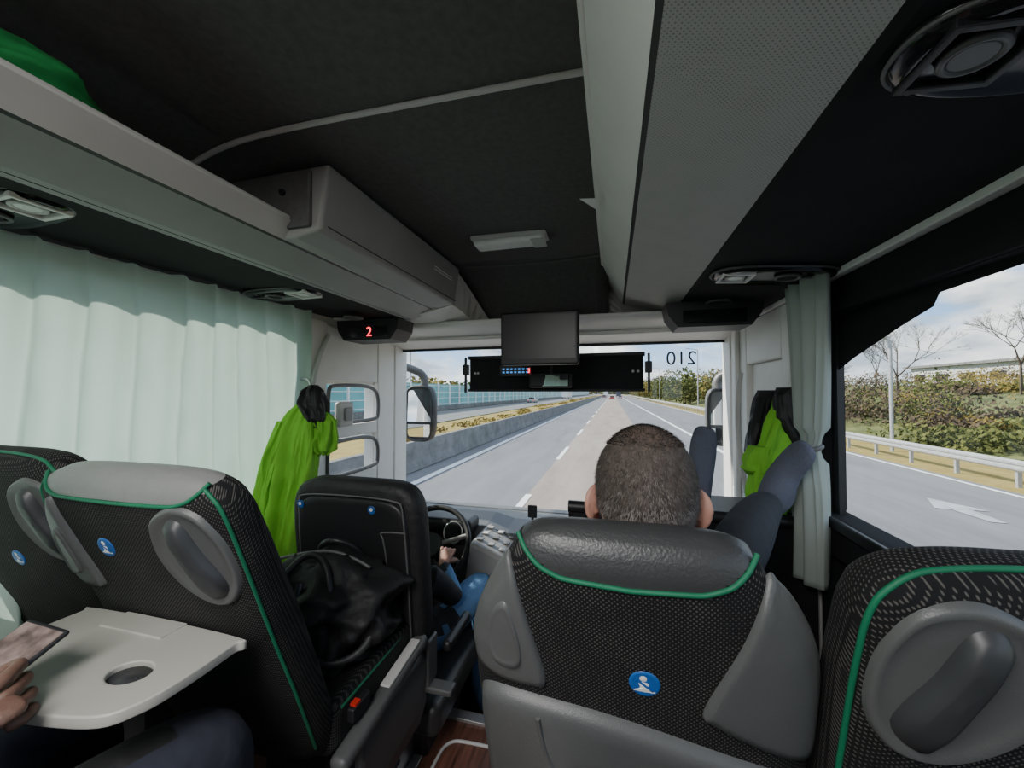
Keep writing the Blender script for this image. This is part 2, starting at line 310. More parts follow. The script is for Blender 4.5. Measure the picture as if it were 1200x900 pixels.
e=empty('clock_display',(-.58,2.40,.145+H)); box('case',-.13,.08,-.01,.02,-.04,.03,M_black,e,bevel=.004)
boxes('digits',[(-.11+.026*i,-.096+.026*i,-.0125,-.0095,-.02+.02*j,-.010+.02*j) for i in range(7) for j in range(2)],M_cyan,parent=e); box('red_digits',.06,.07,-.0125,-.0095,-.02,.01,M_red,e)
e=empty('interior_mirror',(-.375,2.36,.072+H))
box('housing',-.135,.135,-.005,.025,-.042,.045,M_black,e,bevel=.015); box('glass',-.120,.120,-.012,-.006,-.033,.036,M_mirror,e,rot=(math.radians(-3),0,math.radians(-12))); tube('stalk',[(0,.02,.02),(0,.06,.12),(0,.09,.2)],.008,M_black,e)
cu=D.curves.new('number_sticker','FONT'); cu.body='210'; cu.size=.125; cu.extrude=.0005; cu.align_x='CENTER'; cu.materials.append(M_black); o=D.objects.new('number_sticker',cu); link(o); o.rotation_euler=(math.pi/2,0,math.pi); o.location=(.43,YF-.008,.18+H)
# ---------------------------------------------------------------- curtains
def curtain_left():
    vs=[];fs=[];ny=520;nz=44
    y0,y1=-1.55,1.69
    for j in range(nz+1):
        t=j/nz; z=1.775-t*1.15
        for i in range(ny+1):
            y=y0+(y1-y0)*i/ny
            a=(.014+.020*t)*(1+.5*mn.noise(Vector((y*3,7,t))))
            ph=y*50+3.0*mn.noise(Vector((y*2.5,3,t*.8)))+1.0*t*math.sin(y*4+1)
            sn=math.sin(ph); sh=math.copysign(abs(sn)**.75,sn)
            x=-1.540+a*sh+.012*math.sin(y*13+2*t)+.022*mn.noise(Vector((y*7,t*2.2,0)))+.006*mn.noise(Vector((y*25,t*9,5)))
            vs.append((x,y+.010*math.cos(ph),z+.004*sn*(1-t)))
    n=ny+1
    fs=[(j*n+i,j*n+i+1,(j+1)*n+i+1,(j+1)*n+i) for j in range(nz) for i in range(ny)]
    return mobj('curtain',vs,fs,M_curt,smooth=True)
curtain_left()
def curtain_right():
    rings=[];n=96
    tab=[(0,.115),(.1,.105),(.3,.085),(.5,.06),(.56,.035),(.6,.04),(.7,.065),(.85,.08),(1,.085)]
    for j in range(50):
        t=j/49; z=1.735-t*1.03; w=interp(tab,t); r=[]
        th=.035 if abs(t-.56)>.05 else .022
        for i in range(n):
            a=2*math.pi*i/n; f=1+.42*math.cos(a*9+t*1.5)*(1 if abs(t-.56)>.03 else .3)
            r.append((.655+th*math.sin(a)*f+.01*math.sin(3*t),1.545+.02*t+w*math.cos(a)*(1+.05*math.sin(a*7)),z))
        rings.append(r)
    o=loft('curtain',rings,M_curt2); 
    tube('tie_band',[(.66+.030*math.cos(a),1.556+.044*math.sin(a),1.16+.008*math.cos(a)) for a in [2*math.pi*i/24 for i in range(24)]],.008,M_mgrey,o,cyc=True); return o
curtain_right()
# ---------------------------------------------------------------- passenger seats
WTS={1:[(-.08,.215),(0,.225),(.15,.238),(.35,.244),(.44,.238),(.50,.222),(.53,.203),(.565,.180),(.59,.167),(.61,.155),(.623,.135),(.63,.10)],
     2:[(-.08,.215),(0,.225),(.15,.235),(.35,.24),(.5,.243),(.58,.241),(.61,.235),(.63,.222),(.645,.202),(.654,.172),(.66,.12)]}
TOP={1:.63,2:.66}
CAPS={1:[(0,.570),(.09,.575),(.12,.586),(.145,.605),(.16,.624),(.2,.63)],2:[(0,.616),(.15,.618),(.18,.626),(.20,.640),(.21,.652),(.24,.67)]}
NE=3.6; STY=1
def TTf(z):
    q=TOP[STY]-z
    return interp([(0,.010),(.007,.026),(.02,.038),(.04,.047),(.08,.052),(.16,.056),(.36,.062),(.66,.06),(.74,.055)],q)
def rear(x,z,off=0):
    w=interp(WTS[STY],z); t=TTf(z); q=min(abs(x)/w,.985)
    return -(t*(1-q**NE)**(1/NE))-off
def patch(name,outline,prof,m,parent,rot):
    c=Vector((0,0))
    for p in outline: c+=Vector(p)
    c/=len(outline); rings=[]
    pr=[]
    for (s0,o0),(s1,o1) in zip(prof,prof[1:]):
        k=max(1,int(abs(s0-s1)/.12))
        for i in range(k): pr.append((s0+(s1-s0)*i/k,o0+(o1-o0)*i/k))
    pr.append(prof[-1])
    for s,o in pr:
        r=[]
        for p in outline:
            q=c+(Vector(p)-c)*max(s,.01)
            r.append((q.x,rear(q.x,q.y,o),q.y))
        rings.append(r)
    n=len(outline); vs=[p for r in rings for p in r]
    fs=[(i*n+j,i*n+(j+1)%n,(i+1)*n+(j+1)%n,(i+1)*n+j) for i in range(len(rings)-1) for j in range(n)]+[tuple((len(rings)-1)*n+j for j in range(n))]
    return mobj(name,vs,fs,m,smooth=True,parent=parent,rot=rot)
CACHE={}
def clone(key,fn,parent):
    if key not in CACHE:
        o=fn(); CACHE[key]=o; return o
    s=CACHE[key]; o=D.objects.new(s.name.split('.')[0],s.data); link(o,parent); o.rotation_euler=s.rotation_euler; o.location=s.location
    for m in s.modifiers:
        q=o.modifiers.new(m.name,m.type)
        if m.type=='BEVEL': q.width=m.width; q.segments=m.segments; q.limit_method='ANGLE'
    return o
mat('red_button',(.6,.03,.02),.4)
def seat(xc,yb,tilt=20,left='A',right='A',lower=False,arm=None,piping=True,sticker=(0.,.40),sty=2,cap=True,zb=.60,dz=.06,capm=None,dzc=.02):
    global STY
    STY=sty; top=TOP[sty]; capm=capm or M_leather
    e=empty('passenger_seat',(xc,yb,zb)); R=(math.radians(tilt),0,0)
    def body():
        rings=[];n=72
        zs=[z for z in [-.08+.02*i for i in range(36)] if z<top-.065]+[top-q for q in (.06,.05,.04,.032,.025,.018,.012,.008,.005,.002,0)]
        for z in zs:
            w=interp(WTS[sty],z);t=TTf(z);r=[]
            for i in range(n):
                a=2*math.pi*i/n;ca,sa=math.cos(a),math.sin(a)
                r.append((w*math.copysign(abs(ca)**(2/NE),ca),t*math.copysign(abs(sa)**(2/NE),sa),z))
            rings.append(r)
        return loft('back_cushion',rings,[M_fab,capm],fmf=lambda c:1 if (cap and c.z>interp(CAPS[sty],abs(c.x)) ) else 0,parent=e,rot=R)
    clone(('body',tilt,sty,cap,capm.name),body,e)
    if cap:
        xe=.155 if sty==1 else .207
        cp=[(x,rear(x,interp(CAPS[sty],abs(x)),.001),interp(CAPS[sty],abs(x))) for x in [-xe+2*xe*i/40 for i in range(41)]]
        clone(('cap',tilt,sty),lambda:tube('headrest_piping',cp,.0035,M_green,e,rot=R),e)
    if piping:
        for s in (-1,1):
            zs=[-.05+.03*i for i in range(23)]+[.625,.640,.650]
            zs=sorted(z for z in zs if z<(top-.012 if cap else top-.008))
            pts=[(s*interp(WTS[sty],z)*.97,rear(interp(WTS[sty],z)*.97,z,.002),z) for z in zs]
            if not cap: pts+=[(s*.10,-.014,top),(0,-.013,top+.001)]
            clone(('pipe',s,tilt,sty,cap),lambda:tube('side_piping_%s'%('l' if s<0 else 'r'),pts,.0035,M_green,e,rot=R),e)
    def oval(s):
        ol=cat([(s*x,z+dz) for x,z in ((.130,.545),(.166,.548),(.202,.525),(.224,.47),(.226,.39),(.200,.346),(.155,.348),(.108,.390),(.082,.45),(.090,.515))],5)
        patch('handle_panel',ol,[(1,-.002),(.975,.006),(.92,.009),(.84,.004),(.5,.0015),(0,.0015)],M_shell,e,R)
        hb=cat([(s*x,z+dz) for x,z in ((.125,.517),(.155,.522),(.178,.46),(.206,.385),(.176,.358),(.146,.44))],5)
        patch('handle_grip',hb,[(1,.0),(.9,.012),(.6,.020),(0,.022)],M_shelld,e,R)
    for s,k in ((-1,left),(1,right)):
        if k=='A': oval(s)
        if k=='B':
            ol=cat([(s*x,z+dz-.01) for x,z in ((.166,.55),(.178,.545),(.200,.51),(.228,.45),(.238,.40),(.233,.365),(.20,.350),(.135,.352),(.118,.368),(.143,.47))],5)
            patch('corner_panel',ol,[(1,-.002),(.97,.008),(.85,.010),(.6,.010),(0,.010)],M_shell,e,R)
            ol=cat([(s*x,z+dz-.01) for x,z in ((.17,.49),(.195,.47),(.205,.42),(.195,.385),(.16,.385),(.152,.42))],5)
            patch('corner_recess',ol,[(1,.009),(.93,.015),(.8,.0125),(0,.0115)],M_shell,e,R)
        if k=='C':
            ol=cat([(s*x,z+dzc) for x,z in ((.165,.545),(.180,.540),(.203,.51),(.228,.455),(.238,.38),(.237,.30),(.222,.285),(.18,.30),(.108,.335),(.096,.355),(.135,.46))],5)
            patch('corner_panel',ol,[(1,-.002),(.97,.008),(.85,.010),(.6,.010),(0,.010)],M_shell,e,R)
    if lower:
        ol=cat([(x,z+.018) for x,z in [(-.234,.30),(-.218,.338),(-.17,.348),(-.08,.345),(0,.335),(.1,.315),(.19,.29),(.230,.265),(.236,.18),(.230,.03),(.20,-.04),(0,-.05),(-.2,-.04),(-.230,.03),(-.236,.18)]],5)
        patch('lower_shell',ol,[(1,-.002),(.975,.012),(.9,.018),(.5,.020),(0,.020)],M_shell,e,R)
        cr=[(-.13,.345),(-.125,.28),(-.10,.235),(-.02,.215),(.08,.205),(.2,.20)]
        tube('shell_crease',[(x,rear(x,z,.019),z) for x,z in cr],.0035,M_shell,e,rot=R)
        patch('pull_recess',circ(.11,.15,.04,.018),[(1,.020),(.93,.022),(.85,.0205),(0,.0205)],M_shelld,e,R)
    sx,sz=sticker
    patch('sticker',circ(sx,sz,.021,.021),[(1,.0),(.96,.0016),(0,.0018)],M_blue,e,R)
    patch('sticker_head',circ(sx-.002,sz+.010,.005,.005,12),[(1,.0018),(0,.0026)],M_wht,e,R)
    patch('sticker_body',cat([(sx-.008,sz+.003),(sx+.004,sz+.003),(sx+.006,sz-.006),(sx+.014,sz-.012),(sx-.014,sz-.012),(sx-.006,sz-.006)],4),[(1,.0018),(0,.0026)],M_wht,e,R)
    patch('sticker_belt',[(sx-.014,sz+.008),(sx-.011,sz+.010),(sx+.013,sz-.007),(sx+.010,sz-.010)],[(1,.0028),(0,.0032)],M_blue,e,R)
    clone('cush',lambda:box('seat_cushion',-.225,.225,.02,.50,-.13,.0,M_fab,e,bevel=.035,seg=5),e)
    clone('cpipe',lambda:tube('cushion_piping',[(-.222,.06,-.022),(-.222,.45,-.022),(-.19,.497,-.024),(.19,.497,-.024),(.222,.45,-.022),(.222,.06,-.022)],.0035,M_green,e),e)
    g=.15-zb
    clone(('base',zb),lambda:boxes('pedestal',[(-.20,.20,.06,.42,-.20,-.12),(-.05,.05,.10,.34,g+.001,-.19),(-.20,.20,.08,.38,g+.001,g+.02)],M_black,parent=e,bevel=.01),e)
    if arm:
        s=arm
        prism('side_skirt',[(s*.228,-.11),(s*.252,-.13),(s*.258,-.18),(s*.25,-.30),(s*.228,-.38)],.10,.46,[M_shell],parent=e,bevel=.012)
        box('armrest',s*.245-.024,s*.245+.024,.0,.42,-.145,-.105,M_shell,e,bevel=.016,rot=(math.radians(7),0,0)); box('arm_pad',s*.245-.016,s*.245+.016,.20,.38,-.106,-.098,M_lgrey,e,bevel=.004,rot=(math.radians(7),0,0))
        box('belt_buckle',s*.225-.018,s*.225+.018,.08,.15,-.075,-.04,M_black,e,bevel=.005); box('buckle_button',s*.225-.012,s*.225+.016,.09,.11,-.045,-.034,MATS['red_button'],e)
    return e
seat(-.87,.76,22,'B','A',arm=1,sticker=(-.06,.515),sty=2,zb=.60,dz=.070,capm=M_leather_lit)
seat(-1.375,.79,20,'A','A',cap=False,sticker=(0,.40),dz=.07)
seat(.02,.745,17,'B','C',lower=True,piping=False,sticker=(.02,.425),sty=1,zb=.560,dz=.045,dzc=.045)
seat(.505,.72,17,'A','A',cap=False,zb=.545,dz=.083,sticker=(0,.30))
for x in (-.87,-1.335,.02,.49): seat(x,-.12,20,zb=.60,arm=(1 if x==-.87 else None),cap=x in(-.87,.02))
# ---------------------------------------------------------------- tray table
def tray():
    e=empty('tray_table',(-.855,.455,.894))
    cu=D.curves.new('tray_top','CURVE'); cu.dimensions='2D'; cu.fill_mode='BOTH'; cu.extrude=.006; cu.bevel_depth=.003; cu.bevel_resolution=3
    outer=cat([(-.19,.105),(0,.11),(.19,.105),(.198,.09),(.20,.01),(.19,-.045),(.15,-.080),(0,-.10),(-.15,-.085),(-.19,-.05),(-.20,0),(-.198,.09)],6)
    inner=[(.105+.038*math.cos(a*math.pi/12),-.006-.028*math.sin(a*math.pi/12)) for a in range(24)]
    for pts in (outer,inner):
        s=cu.splines.new('POLY'); s.points.add(len(pts)-1); s.use_cyclic_u=True
        for p,q in zip(s.points,pts): p.co=(q[0],q[1],0,1)
    cu.materials.append(M_tray); o=D.objects.new('tray_top',cu); link(o,e)
    loft('cup_well',[[(.105+r*1.15*math.cos(a*math.pi/12),-.006-r*.86*math.sin(a*math.pi/12),z) for a in range(24)] for r,z in ((.034,.0),(.033,-.022),(.030,-.026))],M_shelld,parent=e)
    box('hinge_plate',-.10,.06,.065,.112,.006,.012,M_tray,e,bevel=.002)
    boxes('support_arms',[(-.17,-.155,.04,.13,-.016,-.009),(.145,.16,.04,.13,-.016,-.009)],M_shelld,parent=e)
    return e
tray()
# ---------------------------------------------------------------- driver's seat
e=empty('driver_seat',(-.855,1.22,.455)); R=(math.radians(6),0,0)
def rslab(name,w,h,t,z0,m,par,y=0,rot=R):
    rings=[]
    for s,yy in ((.90,-t),(.97,-t*.85),(1,-t*.5),(1,t*.5),(.97,t*.85),(.9,t)):
        r=[]
        for i in range(64):
            a=2*math.pi*i/64;ca,sa=math.cos(a),math.sin(a)
            r.append((w*s*math.copysign(abs(ca)**(2/6),ca),y+yy,z0+h/2+h/2*(1-(1-s)*w/(h/2))*math.copysign(abs(sa)**(2/6),sa)))
        rings.append(r)
    return loft(name,rings,m,parent=par,rot=rot)
rslab('backrest',.25,.60,.045,0,M_cloth,e); rslab('rear_panel',.215,.53,.012,.02,M_black,e,y=-.046); 
tube('panel_edge',[(-.21,-.056,.05),(-.21,-.056,.53),(-.18,-.056,.56),(.18,-.056,.56),(.21,-.056,.53),(.21,-.056,.05)],.003,M_mgrey,e,rot=R)
tube('panel_step',[(.14,-.058,.03),(.14,-.058,.42),(.10,-.058,.45),(.21,-.058,.45)],.003,M_mgrey,e,rot=R)
boxes('grip_holes',[(.10+.018*i,.11+.018*i,-.064,-.058,.09+.018*j,.10+.018*j) for i in range(5) for j in range(4)],M_leather,parent=e,rot=R)
for x in (-.19,.09):
    disc('sticker_%d'%int(x*100),(x,-.114,.510),.014,.003,M_blue,e,rot=(math.radians(96),0,0)); disc('mark_%d'%int(x*100),(x,-.117,.512),.006,.002,M_wht,e,rot=(math.radians(96),0,0))
box('seat_cushion',-.25,.25,.05,.55,-.35,-.23,M_leather,e,bevel=.04,seg=5); boxes('pedestal',[(-.18,.18,.10,.45,-.83,-.35)],M_black,parent=e,bevel=.02)
boxes('recline_bracket',[(.235,.25,-.02,.05,-.10,.05),(.20,.33,-.02,.03,-.12,-.098)],M_shell,parent=e,bevel=.008); box('armrest',.24,.275,.10,.32,-.06,-.02,M_black,e,bevel=.015)
# ---------------------------------------------------------------- dashboard + wheel
e=empty('dashboard')
loft('dash_body',[[(x,2.02,-.3),(x,1.98+.0,.28),(x,2.03,.46+b),(x,2.14,.545+b),(x,2.36,.56+b),(x,2.64,.52),(x,2.64,-.3)] for x,b in ((-1.6,0),(-1.3,.0),(-1.2,.03),(-.72,.03),(-.60,.0),(-.3,.0),(.2,.0),(.68,.0))],M_shell,parent=e,smooth=False)
prism('side_console',[(-.76,.30),(-.54,.24),(-.48,.40),(-.50,.50),(-.72,.58)],1.88,2.22,[M_grey],parent=e,bevel=.02)
bb=[(-.700+.06*i,-.665+.06*i,1.93+.09*j,1.965+.09*j,.5705-.0218*i,.5775-.0218*i) for i in range(3) for j in range(3)]
boxes('switches',bb,[M_mgrey,M_grey,M_lgrey],fm=[(i+j*2)%3 for i in range(3) for j in range(3)],parent=e,bevel=.002)
box('instrument_hood',-1.18,-.76,2.0,2.16,.56,.64,M_black,e,bevel=.03)
for i,x in enumerate((-1.08,-.86)): disc('gauge_%d'%i,(x,1.995,.575),.055,.008,M_gloss,e,rot=(math.radians(70),0,0)); torus('gauge_ring_%d'%i,(x,1.99,.576),.055,.004,M_alu,e,rot=(math.radians(70),0,0))
e=empty('steering_wheel',(-.955,1.90,.53),(math.radians(48),0,0))
torus('rim',(0,0,0),.215,.016,M_black,e); disc('hub',(0,0,-.01),.07,.04,M_leather,e)
for i in range(4):
    a=math.radians((20,160,200,340)[i]); tube('spoke_%d'%i,[(.05*math.cos(a),.05*math.sin(a),-.01),(.21*math.cos(a),.21*math.sin(a),0)],.012,M_grey,e,smooth=False)
tube('column',[(0,0,-.02),(0,.0,-.3)],.03,M_black,e,smooth=False)
e=empty('phone_holder',(-.47,2.28,.565)); tube('stem',[(0,0,0),(0,0,.05)],.008,M_black,e,smooth=False); box('cradle',-.028,.028,-.012,.0,.035,.11,M_black,e,bevel=.006); box('foot',-.03,.03,-.03,.03,-.005,.008,M_black,e,bevel=.004)
e=empty('toy_figure',(-.40,2.22,.565)); box('legs',-.02,.02,-.015,.015,0,.03,M_black,e,bevel=.005); box('torso',-.022,.022,-.015,.015,.028,.055,M_wht,e,bevel=.006)
e=empty('orange_beacon',(-.28,2.22,.562)); disc('base',(0,0,.008),.03,.02,M_black,e); M_or=mat('orange_plastic',(.9,.2,.01),.3); loft('dome',[[(r*math.cos(a*math.pi/8),r*math.sin(a*math.pi/8),z) for a in range(16)] for r,z in ((.024,.015),(.023,.045),(.018,.062),(.004,.068))],M_or,parent=e)
e=empty('paper_cup',(-.33,2.20,.565)); loft('cup',[[(r*math.cos(a*math.pi/8),r*math.sin(a*math.pi/8),z) for a in range(16)] for r,z in ((.017,0),(.022,.055),(.018,.055),(.015,.008))],M_wht,parent=e)
e=empty('modesty_partition'); box('panel',-.18,.70,1.60,1.63,.15,.88,M_blackm,e,bevel=.01); tube('padded_top',[(-.18,1.61,.880),(.70,1.61,.880)],.024,M_black,e,smooth=False); box('ledge',.25,.68,1.62,1.95,.85,.88,M_black,e,bevel=.01)
# ---------------------------------------------------------------- soft bag
def bag():
    e=empty('duffel_bag',(-.86,1.0,.60),(0,0,math.radians(10)))
    rings=[];n=72
    for j in range(37):
        t=j/36; z=.255*t; r=[]
        w=(.180+.03*math.sin(t*3))*(1 if t<.6 else 1-1.9*(t-.6)**1.25); d=(.150)*(1 if t<.55 else 1-1.5*(t-.55))
        for i in range(n):
            a=2*math.pi*i/n; ca,sa=math.cos(a),math.sin(a)
            x=w*math.copysign(abs(ca)**.7,ca);y=d*math.copysign(abs(sa)**.7,sa)
            rg=1-abs(mn.noise(Vector((x*9,y*9,z*12))))*2
            q=1+.30*mn.noise(Vector((x*12,y*12,z*16)))+.13*rg*t+.10*mn.noise(Vector((x*35,y*35,z*25)))
            r.append((x*q,y*q,z*(1+.15*mn.noise(Vector((x*12,y*12,3)))) if t>.3 else z))
        rings.append(r)
    loft('bag_body',rings,M_cloth,parent=e)
    tube('zip',[(-.15,0,.235),(-.05,-.01,.265),(.06,.01,.265),(.15,0,.22)],.005,M_mgrey,e)
    for s in (-1,1): tube('handle_%d'%s,[(-.09,s*.13,.08),(-.08,s*.11,.2),(-.03,s*.05,.278),(.04,s*.06,.274),(.09,s*.11,.2),(.10,s*.13,.06)],.010,M_black,e)
    tube('shoulder_strap',[(.17,.0,.17),(.22,-.08,.08),(.14,-.17,.03),(-.02,-.17,.09),(-.12,-.13,.2),(-.17,0,.2)],.010,M_leather,e)
    tube('side_strap',[(.0,-.14,.02),(.01,-.165,.12),(.0,-.11,.22)],.009,M_leather,e)
    box('side_pocket',-.08,.10,-.165,-.13,.03,.13,M_cloth,e,bevel=.015)
bag()
# ---------------------------------------------------------------- jackets
def drape(name,levels,ax,mats,fmf,parent,folds=11,seed=0,amp=.12,th=.3):
    rings=[];n=110
    zt=[l[0] for l in levels]; N=54
    ax=Vector((*ax,0)).normalized(); bx=Vector((-ax.y,ax.x,0))
    for j in range(N+1):
        z=zt[0]+(zt[-1]-zt[0])*j/N
        for l0,l1 in zip(levels,levels[1:]):
            if (z<=l0[0]+1e-9 and z>=l1[0]-1e-9): break
        u=(z-l0[0])/(l1[0]-l0[0])
        c=Vector((l0[1]+(l1[1]-l0[1])*u,l0[2]+(l1[2]-l0[2])*u,z)); hw=l0[3]+(l1[3]-l0[3])*u
        t=j/N; r=[]
        for i in range(n):
            a=2*math.pi*i/n
            rg=1-2.2*abs(mn.noise(Vector((math.cos(a)*2.2+seed,math.sin(a)*2.2,z*5+seed))))
            f=1+amp*(.5+t)*math.sin(a*folds+2.2*math.sin(t*4+seed)+seed+2*mn.noise(Vector((t*3,seed,math.cos(a)))))+.28*mn.noise(Vector((math.cos(a)*2.5,math.sin(a)*2.5,z*9+seed)))+.22*rg+.12*mn.noise(Vector((math.cos(a)*7,math.sin(a)*7,z*22+seed)))
            p=c+ax*(hw*math.cos(a)*(1+.35*(f-1)))+bx*(max(.03,hw*th)*math.sin(a)*f*1.2)
            p.z+=.012*mn.noise(Vector((math.cos(a)*2,seed,z*3)))*t
            r.append(tuple(p))
        rings.append(r)
    return loft(name,rings,mats,fmf=fmf,parent=parent)
e=empty('high_vis_jacket')
drape('body',[(1.31,-1.365,1.47,.025),(1.26,-1.36,1.46,.065),(1.20,-1.37,1.455,.085),(1.10,-1.39,1.44,.095),(.95,-1.41,1.42,.105),(.8,-1.43,1.40,.118),(.6,-1.44,1.39,.135),(.56,-1.44,1.39,.13)],(.85,.53),[M_neon],None,e,seed=1,amp=.42,folds=9)
drape('sleeve',[(1.27,-1.32,1.50,.03),(1.22,-1.29,1.50,.048),(1.14,-1.275,1.49,.053),(1.09,-1.275,1.49,.048),(1.07,-1.28,1.49,.02)],(.85,.53),[M_neon],None,e,seed=4,folds=7,th=.8,amp=.2)
drape('sleeve_hanging',[(1.24,-1.33,1.46,.03),(1.05,-1.335,1.44,.048),(.85,-1.36,1.42,.050),(.68,-1.37,1.41,.048),(.62,-1.37,1.41,.03)],(.85,.53),[M_neon],None,e,seed=9,folds=5,th=.9,amp=.25)
drape('sleeve_rear',[(1.22,-1.44,1.43,.03),(1.05,-1.475,1.40,.045),(.85,-1.50,1.38,.045),(.70,-1.505,1.37,.042),(.66,-1.505,1.37,.02)],(.85,.53),[M_neon],None,e,seed=12,folds=5,th=.9,amp=.25)
drape('dark_hood',[(1.385,-1.35,1.50,.015),(1.36,-1.345,1.49,.045),(1.30,-1.335,1.48,.062),(1.23,-1.315,1.475,.050),(1.19,-1.30,1.475,.02)],(.85,.53),[M_cloth],None,e,seed=2,folds=5,th=.8,amp=.25)
tube('hook',[(-1.58,1.66,1.42),(-1.45,1.56,1.42),(-1.37,1.5,1.40),(-1.36,1.5,1.36)],.006,M_alu,e)
e=empty('high_vis_jacket')
drape('dark_lining',[(1.36,.655,1.90,.02),(1.33,.645,1.89,.06),(1.22,.625,1.87,.09),(1.10,.60,1.85,.09),(1.02,.59,1.84,.05)],(.55,.83),[M_cloth],None,e,seed=3,folds=6,th=.35)
drape('body',[(1.34,.675,1.78,.015),(1.28,.665,1.77,.05),(1.18,.645,1.76,.090),(1.06,.625,1.75,.115),(.95,.605,1.73,.12),(.885,.60,1.72,.10)],(.75,.66),[M_neon],None,e,seed=5,folds=6,th=.3,amp=.3)
drape('dark_hood',[(1.37,.66,1.74,.01),(1.34,.655,1.74,.03),(1.25,.665,1.735,.045),(1.17,.68,1.73,.03),(1.12,.68,1.73,.01)],(.85,.53),[M_cloth],None,e,seed=7,folds=4,th=.6)
drape('sleeve',[(1.14,.55,1.70,.02),(1.11,.545,1.70,.045),(1.05,.54,1.70,.05),(1.03,.54,1.7,.02)],(.85,.53),[M_neon],None,e,seed=6,folds=4,th=.7)
rings=[]
for j in range(27):
    t=j/26; z=.465+H+.155*t; s=math.sin(math.pi*(.18+.8*t))**.6
    rings.append([(-1.07+.15*s*math.cos(a)*(1+.35*mn.noise(Vector((math.cos(a)*1.5,math.sin(a)*1.5,t*3)))+.15*mn.noise(Vector((math.cos(a)*5,math.sin(a)*5,t*9)))),.38+.19*s*math.sin(a)*(1+.3*mn.noise(Vector((math.cos(a)*3,math.sin(a)*3,t*5+4)))),z+.02*mn.noise(Vector((math.cos(a)*3,math.sin(a)*3,t*3)))) for a in [2*math.pi*i/72 for i in range(72)]])
loft('folded_jacket',rings,M_dkgreen)
# ---------------------------------------------------------------- people
def skin(name,J,E,root,mats,fmf,parent=None,sub=2):
    me=D.meshes.new(name+'_sk'); bm=bmesh.new(); L=bm.verts.layers.skin.verify(); V={}
    for k,(x,y,z,r) in J.items():
        v=bm.verts.new((x,y,z)); rr=r if isinstance(r,tuple) else (r,r); v[L].radius=rr; v[L].use_root=(k==root); V[k]=v
    for a,b in E: bm.edges.new((V[a],V[b]))
    bm.to_mesh(me); bm.free(); t=D.objects.new(name+'_sk',me); C.scene.collection.objects.link(t)
    s=t.modifiers.new('k','SKIN'); s.use_smooth_shade=True; d=t.modifiers.new('s','SUBSURF'); d.levels=sub; d.render_levels=sub
    dg=C.evaluated_depsgraph_get(); dg.update(); m2=D.meshes.new_from_object(t.evaluated_get(dg)); D.objects.remove(t); m2.name=name
    m2.materials.clear()
    for m in mats: m2.materials.append(m)
    for p in m2.polygons:
        p.use_smooth=True; p.material_index=fmf(p.center) if fmf else 0
    return link(D.objects.new(name,m2),parent)
